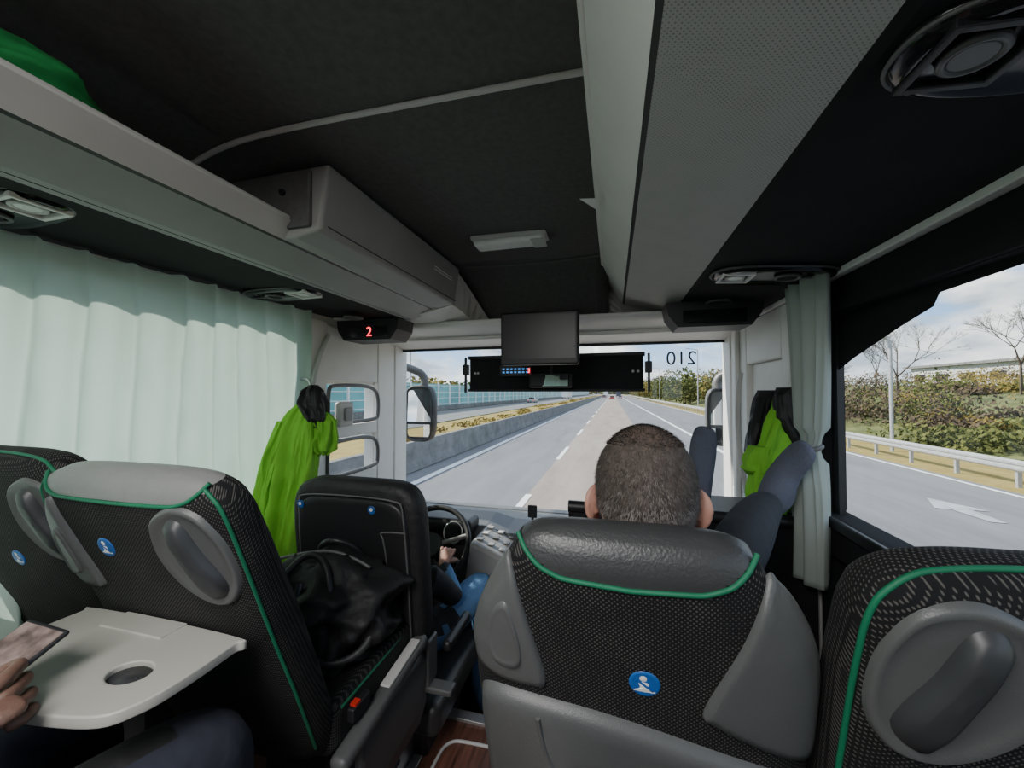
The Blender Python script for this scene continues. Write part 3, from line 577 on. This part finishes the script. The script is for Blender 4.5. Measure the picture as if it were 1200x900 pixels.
def head(loc,parent,skinm,rot=(0,0,0),s=1.,strands=9000,hairm=M_hair,balding=False):
    h=empty('head',loc,rot,parent); h.scale=(s,s,s)
    rings=[];n=40
    def shape(th,ph):
        x=.077*math.sin(ph)*math.cos(th); y=.097*math.sin(ph)*math.sin(th); z=.118*math.cos(ph)
        x*=1+.10*math.sin(ph*2 if ph<math.pi/2 else 0)
        if z<0:
            k=-z/.118; x*=1-.22*k*k; 
            if y>0: y*=1+.02*k
            else: y*=1-.25*k
            y+=.022*k
        if y>.06 and z<.05: y=.06+(y-.06)*.75
        return x,y,z
    for j in range(33):
        ph=.03+(math.pi-.06)*j/32
        rings.append([shape(2*math.pi*i/n,ph) for i in range(n)])
    loft('skull',rings,skinm,parent=h)
    loft('nose',[[(w*math.cos(a),y+d*math.sin(a),z) for a in [math.pi*2*i/12 for i in range(12)]] for w,d,y,z in ((.004,.004,.084,.018),(.008,.010,.088,.0),(.012,.016,.092,-.02),(.017,.018,.093,-.030),(.010,.010,.088,-.037))],skinm,parent=h)
    for q in (-1,1):
        loft('eye_%d'%q,[[(q*.031+.013*math.sin(p)*math.cos(a),.076+.010*math.sin(p)*math.sin(a),.012+.009*math.cos(p)) for a in [2*math.pi*i/16 for i in range(16)]] for p in [.1+.29*k for k in range(11)]],M_eye,parent=h)
        disc('iris_%d'%q,(q*.031,.086,.012),.005,.002,M_iris,h,rot=(math.pi/2,0,0))
        tube('brow_%d'%q,[(q*.016,.089,.030),(q*.032,.087,.035),(q*.048,.077,.029)],.003,hairm,h)
        er=[]
        for j in range(9):
            r=[]
            for i in range(24):
                a=2*math.pi*i/24; k=(1,.97,.85,.7,.55,.45,.4,.3,.1)[j]; o=(0,.006,.010,.010,.005,.001,.0,.0,.0)[j]
                r.append((q*(.076+o+.016*max(0,-math.cos(a))*k),-.008+.019*k*math.cos(a)*(1-.25*(math.sin(a)<0)),-.014+.034*k*math.sin(a)))
            er.append(r)
        loft('ear_%d'%q,er,skinm,parent=h)
    tube('mouth',[(-.024,.083,-.060),(-.01,.092,-.057),(.01,.092,-.057),(.024,.083,-.060)],.004,M_lip,h)
    def keep(x,y,z):
        if y>.045 and z<.062: return False
        if y>-.005 and z<.02+.3*max(0,y): return False
        if z<-.062: return False
        if abs(x)>.058 and z<-.02 and y>-.03: return False
        return True
    def bald(p):
        return math.exp(-((p.x-.005)**2+(p.y+.035)**2+(p.z-.105)**2)/.0016) if balding else 0.
    vs=[];fs=[];fm=[]
    nn=96;NR=90;rows=[]
    for j in range(NR+1):
        ph=.02+(math.pi-.04)*j/NR
        rows.append([Vector(shape(2*math.pi*i/nn,ph)) for i in range(nn)])
    idx={}
    for j in range(NR+1):
        for i in range(nn):
            p=rows[j][i]; nrm=Vector((p.x/.077**2,p.y/.097**2,p.z/.118**2)).normalized()
            idx[(j,i)]=len(vs); vs.append(p+nrm*(.003+.001*mn.noise(p*60)))
    for j in range(NR):
        for i in range(nn):
            p=rows[j][i]
            if keep(*p): fs.append((idx[(j,i)],idx[(j,(i+1)%nn)],idx[(j+1,(i+1)%nn)],idx[(j+1,i)])); fm.append(2 if bald(p)>random.uniform(.15,.85) else 3)
    for _ in range(strands):
        th=random.random()*2*math.pi; ph=math.acos(1-2*random.random()*.80)
        p=Vector(shape(th,ph)); 
        if not keep(*(p+Vector((0,0,random.uniform(-.004,.008))))): continue
        if random.random()<bald(p)*.55: continue
        nrm=Vector((p.x/.077**2,p.y/.097**2,p.z/.118**2)).normalized()
        d=(nrm*.40+Vector((random.gauss(0,.2),random.gauss(0,.2),-.7+random.gauss(0,.15)))).normalized(); L=random.uniform(.005,.009)
        if p.z>.085: d=(nrm*.3+Vector((random.gauss(0,.5),-.6,0))).normalized()
        q=p+nrm*.0025; sd=d.cross(nrm); 
        if sd.length<1e-4: continue
        sd=sd.normalized()*.0005; k=len(vs); vs+= [q-sd,q+sd,q+d*L]; fs.append((k,k+1,k+2)); fm.append(1 if (random.random()<(.28 if balding else .1)+.35*(p.z<.0)) else 0)
    mobj('hair',vs,fs,[hairm,M_hairg,M_scalp,M_hairs if balding else hairm],fm,smooth=False,parent=h)
    return h
pm=empty('seated_man')
J={'pel':(.05,.98,.69,(.15,.11)),'bel':(.05,.93,.82,(.15,.11)),'che':(.05,.88,.94,(.16,.10)),'nk0':(.055,.84,1.03,(.085,.075)),'nk1':(.06,.80,1.11,(.066,.064)),
 'shl':(-.10,.88,1.0,.065),'ell':(-.16,1.02,.80,.045),'wrl':(-.06,1.18,.76,.03),'shr':(.20,.88,1.0,.065),'elr':(.26,1.02,.80,.045),'wrr':(.14,1.18,.77,.03),
 'hl':(-.02,1.02,.72,.085),'kl':(.15,1.30,.95,.06),'sl':(.24,1.46,.95,.055),'al':(.315,1.60,.955,.036),
 'hr':(.13,1.02,.72,.085),'kr':(.345,1.20,.935,.075),'sr':(.43,1.36,.965,.066),'ar':(.505,1.47,.985,.048)}
E=[('pel','bel'),('bel','che'),('che','nk0'),('nk0','nk1'),('che','shl'),('shl','ell'),('ell','wrl'),('che','shr'),('shr','elr'),('elr','wrr'),('pel','hl'),('hl','kl'),('kl','sl'),('sl','al'),('pel','hr'),('hr','kr'),('kr','sr'),('sr','ar')]
def fm(c):
    if c.y<.87 and c.z>1.06: return 2
    if c.z<.80 and c.y<1.1 or c.y>1.12 and c.z>.82 or (c.y>1.0 and c.x>.3): return 1
    if c.y>1.1 and c.z<.81: return 2
    return 0
M_shirt=mat('dark_shirt',(.03,.032,.04),.9,bump=.3,bscale=40)
skin('body',J,E,'pel',[M_shirt,M_gtrous,M_skin],fm,pm)
head((.058,.775,1.152),pm,M_skin,(math.radians(-4),0,math.radians(3)),s=1.13,strands=32000,balding=True)
skin('sock_left',{'a':(.305,1.585,.955,.042),'b':(.325,1.625,.945,.044),'h':(.33,1.645,.925,.042),'m':(.335,1.655,1.04,(.048,.036)),'bll':(.34,1.65,1.13,(.054,.030)),'t':(.345,1.635,1.195,(.046,.020)),'tt':(.345,1.62,1.220,(.030,.013))},[('a','b'),('b','h'),('b','m'),('m','bll'),('bll','t'),('t','tt')],'a',[M_sock],None,pm)
skin('sock_right',{'a':(.485,1.445,.985,.043),'b':(.520,1.50,.99,.050),'h':(.548,1.54,.950,.046),'m':(.560,1.52,1.06,(.052,.044)),'bll':(.592,1.50,1.120,(.060,.036)),'t':(.615,1.48,1.160,(.052,.028)),'tt':(.625,1.47,1.176,(.032,.017))},[('a','b'),('b','h'),('b','m'),('m','bll'),('bll','t'),('t','tt')],'a',[M_sock],None,pm)
def hand(name,wrist,dirv,up,side,parent,m,curl=.6,s=1.):
    d=Vector(dirv).normalized(); u=Vector(up); u=(u-d*u.dot(d)).normalized(); r=d.cross(u)*side; W=Vector(wrist); h=empty(name,(0,0,0),(0,0,0),parent)
    def P(a,b,c,rad): q=W+d*a*s+r*b*s+u*c*s; return (q.x,q.y,q.z,rad if not isinstance(rad,tuple) else tuple(x*s for x in rad))
    skin('palm',{'w0':P(-.03,0,0,.026),'w':P(.0,0,0,(.026,.022)),'p1':P(.035,.0,0,(.036,.018)),'p2':P(.07,.0,.002,(.040,.015)),'p3':P(.088,0,.0,(.036,.012))},[('w0','w'),('w','p1'),('p1','p2'),('p2','p3')],'w0',[m],None,h)
    for k,(b,l,c) in enumerate(((.030,.072,.9),(.010,.080,1.),(-.010,.074,1.05),(-.028,.058,1.15))):
        pts={};x,z,a=.082,0,0; pts['0']=P(.065,b*.9,0,.0095); pts['1']=P(x,b,z,.0098)
        for q,f in enumerate((.45,.30,.25)):
            a+=curl*c*(.8 if q==0 else 1.); x+=l*f*math.cos(a); z-=l*f*math.sin(a); pts[str(q+2)]=P(x,b*1.08,z,.0092-.0010*q)
        skin('finger_%d'%k,pts,[('0','1'),('1','2'),('2','3'),('3','4')],'0',[m],None,h)
    skin('thumb',{'0':P(.018,.018,-.004,.013),'1':P(.038,.042,-.012,.0125),'2':P(.058,.055,-.028,.0105),'3':P(.075,.052,-.045,.0088)},[('0','1'),('1','2'),('2','3')],'0',[m],None,h)
    return h
hand('hand_left',(-.06,1.18,.76),(.6,.5,-.2),(0,0,1),-1,pm,M_skin); hand('hand_right',(.14,1.18,.77),(-.5,.6,-.1),(0,0,1),1,pm,M_skin)
pd=empty('bus_driver')
J={'pel':(-.88,1.46,.26,(.15,.11)),'bel':(-.88,1.43,.40,(.14,.11)),'che':(-.88,1.42,.56,(.16,.11)),'nk0':(-.88,1.44,.66,(.07,.065)),'nk1':(-.88,1.46,.73,.052),
 'shl':(-1.05,1.43,.60,.06),'ell':(-1.13,1.60,.44,.045),'wrl':(-1.12,1.76,.52,.03),'shr':(-.71,1.43,.60,.06),'elr':(-.68,1.60,.44,.045),'wrr':(-.80,1.74,.52,.03),
 'hl':(-1.0,1.55,.26,.085),'kl':(-1.06,1.88,.34,.06),'al':(-1.04,1.92,-.22,.04),'hr':(-.77,1.54,.28,.088),'kr':(-.62,1.84,.42,.075),'ar':(-.68,1.93,-.22,.045),'tl':(-1.04,1.99,-.33,.035),'tr':(-.68,1.99,-.33,.035)}
E=[('pel','bel'),('bel','che'),('che','nk0'),('nk0','nk1'),('che','shl'),('shl','ell'),('ell','wrl'),('che','shr'),('shr','elr'),('elr','wrr'),('pel','hl'),('hl','kl'),('kl','al'),('al','tl'),('pel','hr'),('hr','kr'),('kr','ar'),('ar','tr')]
skin('body',J,E,'pel',[M_shirt,M_jeans,M_skin],lambda c:2 if c.z>.70 else (1 if (c.z<.34 or (c.y>1.60 and c.z<.53 and c.x>-.76) or (c.y>1.66 and c.z<.44)) else 0),pd)
head((-.88,1.48,.82),pd,M_skin,s=.95,strands=2500)
hand('hand_left',(-1.12,1.76,.52),(-.2,.6,.5),(-.3,-.5,.8),-1,pd,M_skin,curl=.9); hand('hand_right',(-.80,1.74,.52),(-.1,.6,.3),(.3,-.3,.8),1,pd,M_skin,curl=.9)
pn=empty('seated_passenger')
J={'pel':(-.88,.04,.72,(.15,.11)),'bel':(-.88,.0,.88,(.14,.11)),'che':(-.88,-.04,1.05,(.16,.11)),'nk0':(-.88,-.03,1.17,(.065,.06)),'nk1':(-.88,.0,1.25,.05),
 'shl':(-1.06,-.03,1.10,.06),'ell':(-1.10,.08,.86,.045),'wrl':(-.97,.22,.88,.03),'shr':(-.70,-.03,1.10,.06),'elr':(-.72,.04,.86,.045),'wrr':(-.785,.235,.905,.03),
 'hl':(-.96,.12,.72,.085),'ml':(-.99,.32,.72,.082),'kl':(-1.0,.535,.72,.068),'al':(-1.0,.50,.25,.042),'tl':(-1.0,.64,.19,.035),'hr':(-.80,.12,.72,.085),'mr':(-.75,.32,.73,.088),'kr':(-.68,.55,.74,.076),'ar':(-.73,.5,.25,.046),'tr':(-.75,.64,.19,.035)}
E=[('pel','bel'),('bel','che'),('che','nk0'),('nk0','nk1'),('che','shl'),('shl','ell'),('ell','wrl'),('che','shr'),('shr','elr'),('elr','wrr'),('pel','hl'),('hl','ml'),('ml','kl'),('kl','al'),('al','tl'),('pel','hr'),('hr','mr'),('mr','kr'),('kr','ar'),('ar','tr')]
skin('body',J,E,'pel',[M_cloth,M_navy,M_skind],lambda c:2 if c.z>1.19 else (1 if (c.z<.80) else 0),pn)
head((-.88,.03,1.34),pn,M_skind,(math.radians(-15),0,0),strands=2500)
hand('hand_right',(-.785,.258,.918),(.02,1,.22),(.92,-.2,.25),-1,pn,M_skind,curl=.95,s=1.); hand('hand_left',(-.97,.22,.88),(.5,.8,.2),(-.4,-.2,.8),1,pn,M_skind)
e=empty('smartphone',(-.858,.340,.950),(math.radians(24),math.radians(12),math.radians(10)))
box('case',-.037,.037,-.078,.078,-.004,.004,M_black,e,bevel=.004); M_scr=mat('phone_screen',(.16,.12,.11),.15,var=.9,scale=40,emit=(.35,.28,.25),es=.15); box('screen',-.033,.033,-.072,.072,.0041,.0048,M_scr,e)
# ---------------------------------------------------------------- outside mirrors
def sidemirror(x,y,z,s,hw=.13,hh=.24):
    e=empty('side_mirror',(x,y,z))
    rings=[]
    for k,yy in ((.92,-.05),(1,-.04),(1,.03),(.8,.09),(.4,.12)):
        rings.append([(hw*k*math.copysign(abs(math.cos(a))**.5,math.cos(a)),yy,hh*k*math.copysign(abs(math.sin(a))**.5,math.sin(a))) for a in [2*math.pi*i/40 for i in range(40)]])
    loft('housing',rings,M_black if s<0 else M_mgrey,parent=e)
    tube('rim',[(hw*.95*math.copysign(abs(math.cos(a))**.5,math.cos(a)),-.052,hh*.95*math.copysign(abs(math.sin(a))**.5,math.sin(a))) for a in [2*math.pi*i/40 for i in range(40)]],.012,M_black,e,cyc=True)
    box('mirror_upper',-hw*.8,hw*.8,-.058,-.050,-hh*.3,hh*.82,M_mirror,e,bevel=.002,rot=(math.radians(-4),0,math.radians(-6*s))); box('mirror_lower',-hw*.8,hw*.8,-.056,-.050,-hh*.82,-hh*.38,M_mirror,e,bevel=.002)
    tube('bracket_arm',[(0,.03,hh*.9),(s*-.02,.06,hh*1.3),(s*.10,.0,hh*1.65),(s*.14,-.30,hh*1.75)],.035,M_mgrey,e)
    return e
sidemirror(-1.60,3.02,1.17,-1); sidemirror(.73,3.0,1.18,1,.09,.2)
# ---------------------------------------------------------------- outdoors
G=-1.30
def attrmat(name,a,b,sc,rough=.95,stretch=(1,1,1)):
    m=D.materials.new(name); m.use_nodes=True; nt=m.node_tree; bs=nt.nodes['Principled BSDF']; bs.inputs['Roughness'].default_value=rough; bs.inputs['Specular IOR Level'].default_value=.2
    tc=nt.nodes.new('ShaderNodeTexCoord'); mp=nt.nodes.new('ShaderNodeMapping'); mp.inputs['Scale'].default_value=stretch; nt.links.new(tc.outputs['Object'],mp.inputs[0])
    n=nt.nodes.new('ShaderNodeTexNoise'); n.inputs['Scale'].default_value=sc; n.inputs['Detail'].default_value=8; n.inputs['Roughness'].default_value=.7; nt.links.new(mp.outputs[0],n.inputs['Vector'])
    r=nt.nodes.new('ShaderNodeValToRGB'); r.color_ramp.elements[0].position=.35; r.color_ramp.elements[1].position=.65
    r.color_ramp.elements[0].color=(*a,1); r.color_ramp.elements[1].color=(*b,1); nt.links.new(n.outputs['Fac'],r.inputs[0]); nt.links.new(r.outputs[0],bs.inputs['Base Color']); return m
M_road=attrmat('asphalt_grey',(.155,.155,.162),(.205,.205,.212),1.2,stretch=(1,.15,1))
M_road2=attrmat('asphalt_tan',(.25,.205,.17),(.32,.275,.235),1.2,stretch=(1,.15,1))
M_grass=attrmat('grass_bank',(.045,.065,.018),(.19,.19,.07),.8)
M_dry=attrmat('dry_grass',(.24,.17,.045),(.34,.27,.09),1.5)
M_conc=attrmat('concrete',(.13,.13,.125),(.23,.23,.225),1.5)
M_line=mat('road_paint',(.72,.72,.71),.8,var=.08,scale=3)
M_worn=mat('road_paint_worn',(.36,.37,.38),.9,var=.2,scale=5)
M_leaf=attrmat('leaves_green',(.035,.05,.012),(.15,.15,.04),.35)
M_leafy=attrmat('leaves_autumn',(.12,.08,.02),(.26,.20,.05),.3)
M_leafb=attrmat('leaves_brown',(.045,.032,.022),(.13,.095,.055),.4)
M_bark=mat('bark',(.09,.07,.05),.95)
M_noise=mat('noise_barrier_panel',(.14,.40,.40),.5,var=.25,scale=.3)
M_galv=mat('galvanised_steel',(.40,.41,.41),.5,.3)
def quad(name,x0,x1,y0,y1,z,m,parent=None): return mobj(name,[(x0,y0,z),(x1,y0,z),(x1,y1,z),(x0,y1,z)],[(0,1,2,3)],m,parent=parent)
quad('ground',-400,400,-200,900,G-.06,M_grass)
rd=empty('highway'); quad('lanes_left',-6.4,-2.15,-60,900,G,M_road,rd); quad('lane_own',-2.15,1.6,-60,900,G,M_road2,rd); quad('lanes_right',1.6,10.3,-60,900,G,M_road,rd); quad('opposite',-24,-15,-60,900,G,M_conc,rd)
ln=empty('lane_markings')
quad('edge_left',-5.75,-5.5,-60,900,G+.01,M_line,ln); quad('edge_right',4.6,4.82,-60,900,G+.01,M_line,ln); quad('edge_far',9.9,10.05,-60,900,G+.01,M_line,ln)
vs=[];fs=[]
for i in range(-4,50):
    y=6.2+i*9.0
    k=len(vs); vs+=[(-2.2,y,G+.012),(-2.03,y,G+.012),(-2.03,y+3.6,G+.012),(-2.2,y+3.6,G+.012)]; fs.append((k,k+1,k+2,k+3))
mobj('dashes',vs,fs,M_line,parent=ln)
vs=[(7.45,10.1,G+.012),(7.70,10.1,G+.012),(7.78,11.0,G+.012),(8.1,11.0,G+.012),(7.6,12.0,G+.012),(7.1,11.0,G+.012),(7.38,11.0,G+.012)]; mobj('arrow',vs,[(0,1,2,3,4,5,6)],M_worn,parent=ln)
quad('median_grass',-14.5,-7.0,-60,900,G-.01,M_dry); quad('verge_grass',10.3,13.5,-60,900,G-.01,M_dry)
prism('concrete_barrier',[(-6.45,G),(-6.55,G+.35),(-6.62,G+.95),(-6.82,G+.95),(-6.9,G+.35),(-7.0,G)],-60,500,[M_conc])
e=empty('noise_barrier'); box('panel',-25.2,-25.0,-60,420,G,G+3.9,M_noise,e)
boxes('posts',[(-25.0,-24.8,-60+4*i,-59.8+4*i,G,G+4.1) for i in range(120)],M_wht,parent=e); boxes('rails',[(-24.98,-24.94,-60,420,G+.9*k,G+.9*k+.07) for k in range(1,5)],M_wht,parent=e)
boxes('base',[(-25.3,-24.7,-60,420,G,G+.7)],M_conc,parent=e)
def rail(x,y0,y1,nm='guard_rail'):
    e=empty(nm); zz=G
    pr=[(0,.45),(-.05,.50),(-.05,.55),(0,.60),(-.05,.65),(-.05,.70),(0,.76)]
    vs=[(x+a,yy,zz+b) for yy in (y0,y1) for a,b in pr]; n=len(pr); o=mobj('beam',vs,[(i,i+1,n+i+1,n+i) for i in range(n-1)],M_galv,parent=e); s=o.modifiers.new('s','SOLIDIFY'); s.thickness=.01
    boxes('posts',[(x+.02,x+.12,y0+2*i,y0+2*i+.08,zz-.05,zz+.72) for i in range(int((y1-y0)/2))],M_galv,parent=e)
rail(10.9,-20,300)
rows=[]
bx=[(13.2,G-.03),(16,G+.2),(20,G+.9),(25,G+1.9),(31,G+2.9),(38,G+3.4),(60,G+3.2),(120,G+3.0)]
for y in range(-60,400,8): rows.append([(x,y,z+.35*mn.noise(Vector((x*.3,y*.1,0)))*(x>14)) for x,z in bx])
n=len(bx); mobj('grass_embankment',[p for r in rows for p in r],[(i*n+j,i*n+j+1,(i+1)*n+j+1,(i+1)*n+j) for i in range(len(rows)-1) for j in range(n-1)],M_grass,smooth=True)
def leaves(name,blobs,per,size,mats,trunks=True):
    vs=[];fs=[];fm=[]
    for bi,(x,y,z,rx,ry,rz,mi) in enumerate(blobs):
        for _ in range(per):
            v=Vector((random.gauss(0,1),random.gauss(0,1),random.gauss(0,1))).normalized()*(random.random()**.35)
            nz=1+.35*mn.noise(Vector((v.x*2+bi,v.y*2,v.z*2)))
            c=Vector((x+v.x*rx*nz,y+v.y*ry*nz,z+v.z*rz*nz)); a=Vector((random.gauss(0,1),random.gauss(0,1),random.gauss(0,1))).normalized()*size; b=a.orthogonal(); 
            k=len(vs); vs+=[c-a*.5,c+b*.6,c+a*.5,c-b*.6]; fs.append((k,k+1,k+2,k+3)); fm.append(mi)
        if trunks and z-rz>G+.3:
            k=len(vs); t=.12; vs+=[(x-t,y-t,G-.1),(x+t,y-t,G-.1),(x+t,y+t,G-.1),(x-t,y+t,G-.1),(x-t*.5,y-t*.5,z),(x+t*.5,y-t*.5,z),(x+t*.5,y+t*.5,z),(x-t*.5,y+t*.5,z)]
            fs+=[(k,k+1,k+5,k+4),(k+1,k+2,k+6,k+5),(k+2,k+3,k+7,k+6),(k+3,k,k+4,k+7)]; fm+=[3]*4
    return mobj(name,vs,fs,mats,fm)
LM=[M_leaf,M_leafy,M_leafb,M_bark]
B=[]
for i in range(60):
    y=42+i*5.5+random.uniform(-2,2); h=random.uniform(2.2,3.6)*(1+.002*y); x=random.uniform(14.5,20)
    B.append((x,y,G+h+.4,2.6,3.0,h,random.choice([0,1,1,0])))
leaves('tree_row',B,520,.42,LM)
B=[]
for i in range(70):
    x=random.uniform(15,34); y=random.uniform(8,60); z=G+interp([(13,0),(20,.9),(31,2.9),(40,3.4)],x); B.append((x,y,z+.25,random.uniform(.8,2.6),random.uniform(1,3.2),random.uniform(.3,.9),random.choice([0,0,1,2])))
for i in range(20):
    y=25+i*1.8; B.append((15.5+random.uniform(-1,4),y+2,G+1.5,1.7,1.9,random.uniform(1.9,3.1),random.choice([2,2,2,0])))
for i in range(44):
    B.append((38+random.uniform(-4,10),12+i*2.6,G+4.2,2.8,3,random.uniform(.8,1.8),random.choice([0,1,2,2])))
leaves('hedge',B,480,.17,LM,False)
B=[(-30-random.uniform(0,8),20+i*12,G+3,4,5,random.uniform(1.2,2.4),random.choice([0,1])) for i in range(30)]
leaves('tree_row',B,300,.6,LM)
B=[(x,random.uniform(520,640),G+4,14,6,random.uniform(4,9),random.choice([0,1])) for x in range(-260,300,16)]
leaves('distant_treeline',B,300,2.2,LM,False)
B=[(-11.5+random.uniform(-2.2,1.5),8+i*5.2,G+.1,1.1,1.6,.22,1) for i in range(55)]
leaves('median_shrubs',B,110,.16,LM,False)
def baretree(x,y,z,h):
    e=empty('bare_tree',(x,y,z)); vs=[];fs=[]
    def br(p,d,L,r,dep):
        q=p+d*L; a=d.orthogonal().normalized(); b=d.cross(a); k=len(vs)
        for c,rr in ((p,r),(q,r*.65)):
            for i in range(4): vs.append(c+(a*math.cos(i*math.pi/2)+b*math.sin(i*math.pi/2))*rr)
        for i in range(4): j=(i+1)%4; fs.append((k+i,k+j,k+4+j,k+4+i))
        if dep:
            for _ in range(3 if dep>1 else 4):
                br(q,(d+Vector((random.gauss(0,.45),random.gauss(0,.45),random.gauss(.12,.2)))).normalized(),L*random.uniform(.6,.85),r*.6,dep-1)
    br(Vector((0,0,0)),Vector((0,0,1)),h*.3,h*.014,6); mobj('branches',vs,fs,M_bark,parent=e)
for a in ((22,37.5,.6,6.6),(27,34.2,1.2,6.8),(21,47,.4,5),(33,60,1.6,7)): baretree(*a)
def lamp(x,y,h,s=-1,b=G):
    e=empty('street_lamp',(x,y,b)); tube('pole',[(0,0,0),(0,0,h)],.07,M_galv,e,smooth=False); tube('arm',[(0,0,h),(s*.6,0,h+.15),(s*1.4,0,h+.2)],.05,M_galv,e); box('luminaire',s*1.4-.3,s*1.4+.3,-.12,.12,h+.14,h+.26,M_lgrey,e,bevel=.04)
lamp(12.2,21.2,5.0,-.3); lamp(12.2,62,9); lamp(12.2,110,9); lamp(-26,46,9,1); lamp(-26,66,9,1); lamp(-26,100,9,1)
e=empty('warehouse'); box('hall',66,100,78,108,G+2,G+8.0,mat('warehouse_cladding',(.55,.55,.54),.7),e); box('roof',65,101,77,109,G+8.0,G+8.5,M_conc,e)
boxes('windows',[(65.9,66,80+6*i,83+6*i,G+5,G+6.5) for i in range(5)],M_gloss,parent=e); boxes('windows_side',[(68+6*i,71+6*i,77.9,78,G+5,G+6.5) for i in range(5)],M_gloss,parent=e)
def vehicle(nm,x,y,L,Wd,Ht,m,truck=False):
    e=empty(nm,(x,y,G))
    if truck:
        box('cargo_box',-Wd/2,Wd/2,0,L*.75,.9,Ht,m,e,bevel=.05); box('cab',-Wd/2+.05,Wd/2-.05,L*.78,L,.5,Ht*.85,m,e,bevel=.15); box('windscreen',-Wd/2+.2,Wd/2-.2,L*.999,L+.02,1.7,Ht*.75,M_gloss,e)
    else:
        box('lower_body',-Wd/2,Wd/2,0,L,.3,.85,m,e,bevel=.12); prism('cabin',[(-Wd/2+.1,.83),(-Wd/2+.3,Ht),(Wd/2-.3,Ht),(Wd/2-.1,.83)],L*.15,L*.7,[M_gloss],parent=e,bevel=.08)
        for s in (-1,1): box('tail_%d'%s,s*Wd*.36-.15,s*Wd*.36+.15,-.02,.02,.6,.75,M_red2,e)
    for i,(a,b) in enumerate(((-1,.18),(1,.18),(-1,.82),(1,.82))): disc('wheel_%d'%i,(a*(Wd/2-.1),L*b,.35),.35,.2,M_black,e,rot=(0,math.pi/2,0))
M_red2=mat('tail_light',(.7,.02,.02),.3,emit=(1,.05,.03),es=1); M_sil=mat('car_silver',(.35,.36,.38),.3,.5); M_carw=mat('car_white',(.75,.75,.75),.3); M_card=mat('car_dark',(.04,.04,.06),.3)
vehicle('articulated_lorry',-18,150,14,2.5,3.9,M_carw,True); vehicle('car',-4.0,190,4.4,1.8,1.45,M_card); vehicle('car',-.3,150,4.4,1.8,1.45,mat('car_red',(.3,.03,.03),.3)); vehicle('car',3.0,170,4.4,1.8,1.45,M_sil); vehicle('articulated_lorry',3.2,230,14,2.5,3.9,M_card,True); vehicle('car',-20,95,4.4,1.8,1.45,M_sil); vehicle('box_truck',-3.9,230,8,2.4,3.3,M_carw,True)
# ---------------------------------------------------------------- world + lights
w=D.worlds.new('World'); C.scene.world=w; w.use_nodes=True; nt=w.node_tree; bg=nt.nodes['Background']
tc=nt.nodes.new('ShaderNodeTexCoord'); sp=nt.nodes.new('ShaderNodeSeparateXYZ'); nt.links.new(tc.outputs['Generated'],sp.inputs[0])
r=nt.nodes.new('ShaderNodeValToRGB'); nt.links.new(sp.outputs['Z'],r.inputs[0]); cr=r.color_ramp; cr.elements[0].position=0; cr.elements[0].color=(.56,.74,.94,1); cr.elements[1].position=.6; cr.elements[1].color=(.10,.26,.60,1)
el=cr.elements.new(.15); el.color=(.22,.42,.76,1)
mp=nt.nodes.new('ShaderNodeMapping'); mp.inputs['Scale'].default_value=(1,1,2.6); mp.inputs['Location'].default_value=(.3,.1,.2); nt.links.new(tc.outputs['Generated'],mp.inputs[0])
n=nt.nodes.new('ShaderNodeTexNoise'); n.inputs['Scale'].default_value=4.0; n.inputs['Detail'].default_value=8; n.inputs['Roughness'].default_value=.55; nt.links.new(mp.outputs[0],n.inputs['Vector'])
r2=nt.nodes.new('ShaderNodeValToRGB'); r2.color_ramp.elements[0].position=.43; r2.color_ramp.elements[1].position=.53; nt.links.new(n.outputs['Fac'],r2.inputs[0])
n3=nt.nodes.new('ShaderNodeTexNoise'); n3.inputs['Scale'].default_value=7; n3.inputs['Detail'].default_value=6; nt.links.new(mp.outputs[0],n3.inputs['Vector'])
r3=nt.nodes.new('ShaderNodeValToRGB'); r3.color_ramp.elements[0].color=(.36,.42,.50,1); r3.color_ramp.elements[1].color=(1.0,1.0,1.0,1); r3.color_ramp.elements[0].position=.40; r3.color_ramp.elements[1].position=.60; nt.links.new(n3.outputs['Fac'],r3.inputs[0])
mx=nt.nodes.new('ShaderNodeMix'); mx.data_type='RGBA'; nt.links.new(r2.outputs[0],mx.inputs['Factor']); nt.links.new(r.outputs[0],mx.inputs['A']); nt.links.new(r3.outputs[0],mx.inputs['B']); nt.links.new(mx.outputs['Result'],bg.inputs[0]); bg.inputs[1].default_value=2.4
sl=D.lights.new('sun','SUN'); sl.energy=9.5; sl.angle=.02; sl.color=(1,.94,.86); so=D.objects.new('sun',sl); link(so)
so.rotation_euler=Vector((.80,-.12,-.62)).to_track_quat('-Z','Y').to_euler()
for i,(y,x) in enumerate(((-.6,-.45),(-1.9,-.45))):  # unseen fill lamps added behind the camera to brighten the interior
    a=D.lights.new('cabin_fill_light','AREA'); a.shape='RECTANGLE'; a.size=.5; a.size_y=1.0; a.energy=34; a.color=(1,.98,.96); o=D.objects.new('cabin_fill_light',a); link(o); o.location=(x,y,2.0)
# ---------------------------------------------------------------- camera
cam=D.cameras.new('camera'); cam.lens=13.5; cam.sensor_width=36; cam.clip_start=.02; cam.clip_end=2000; co=D.objects.new('camera',cam); link(co); co.location=(0,0,H)
co.rotation_euler=(math.radians(91.27),0,math.radians(14.7)); C.scene.camera=co
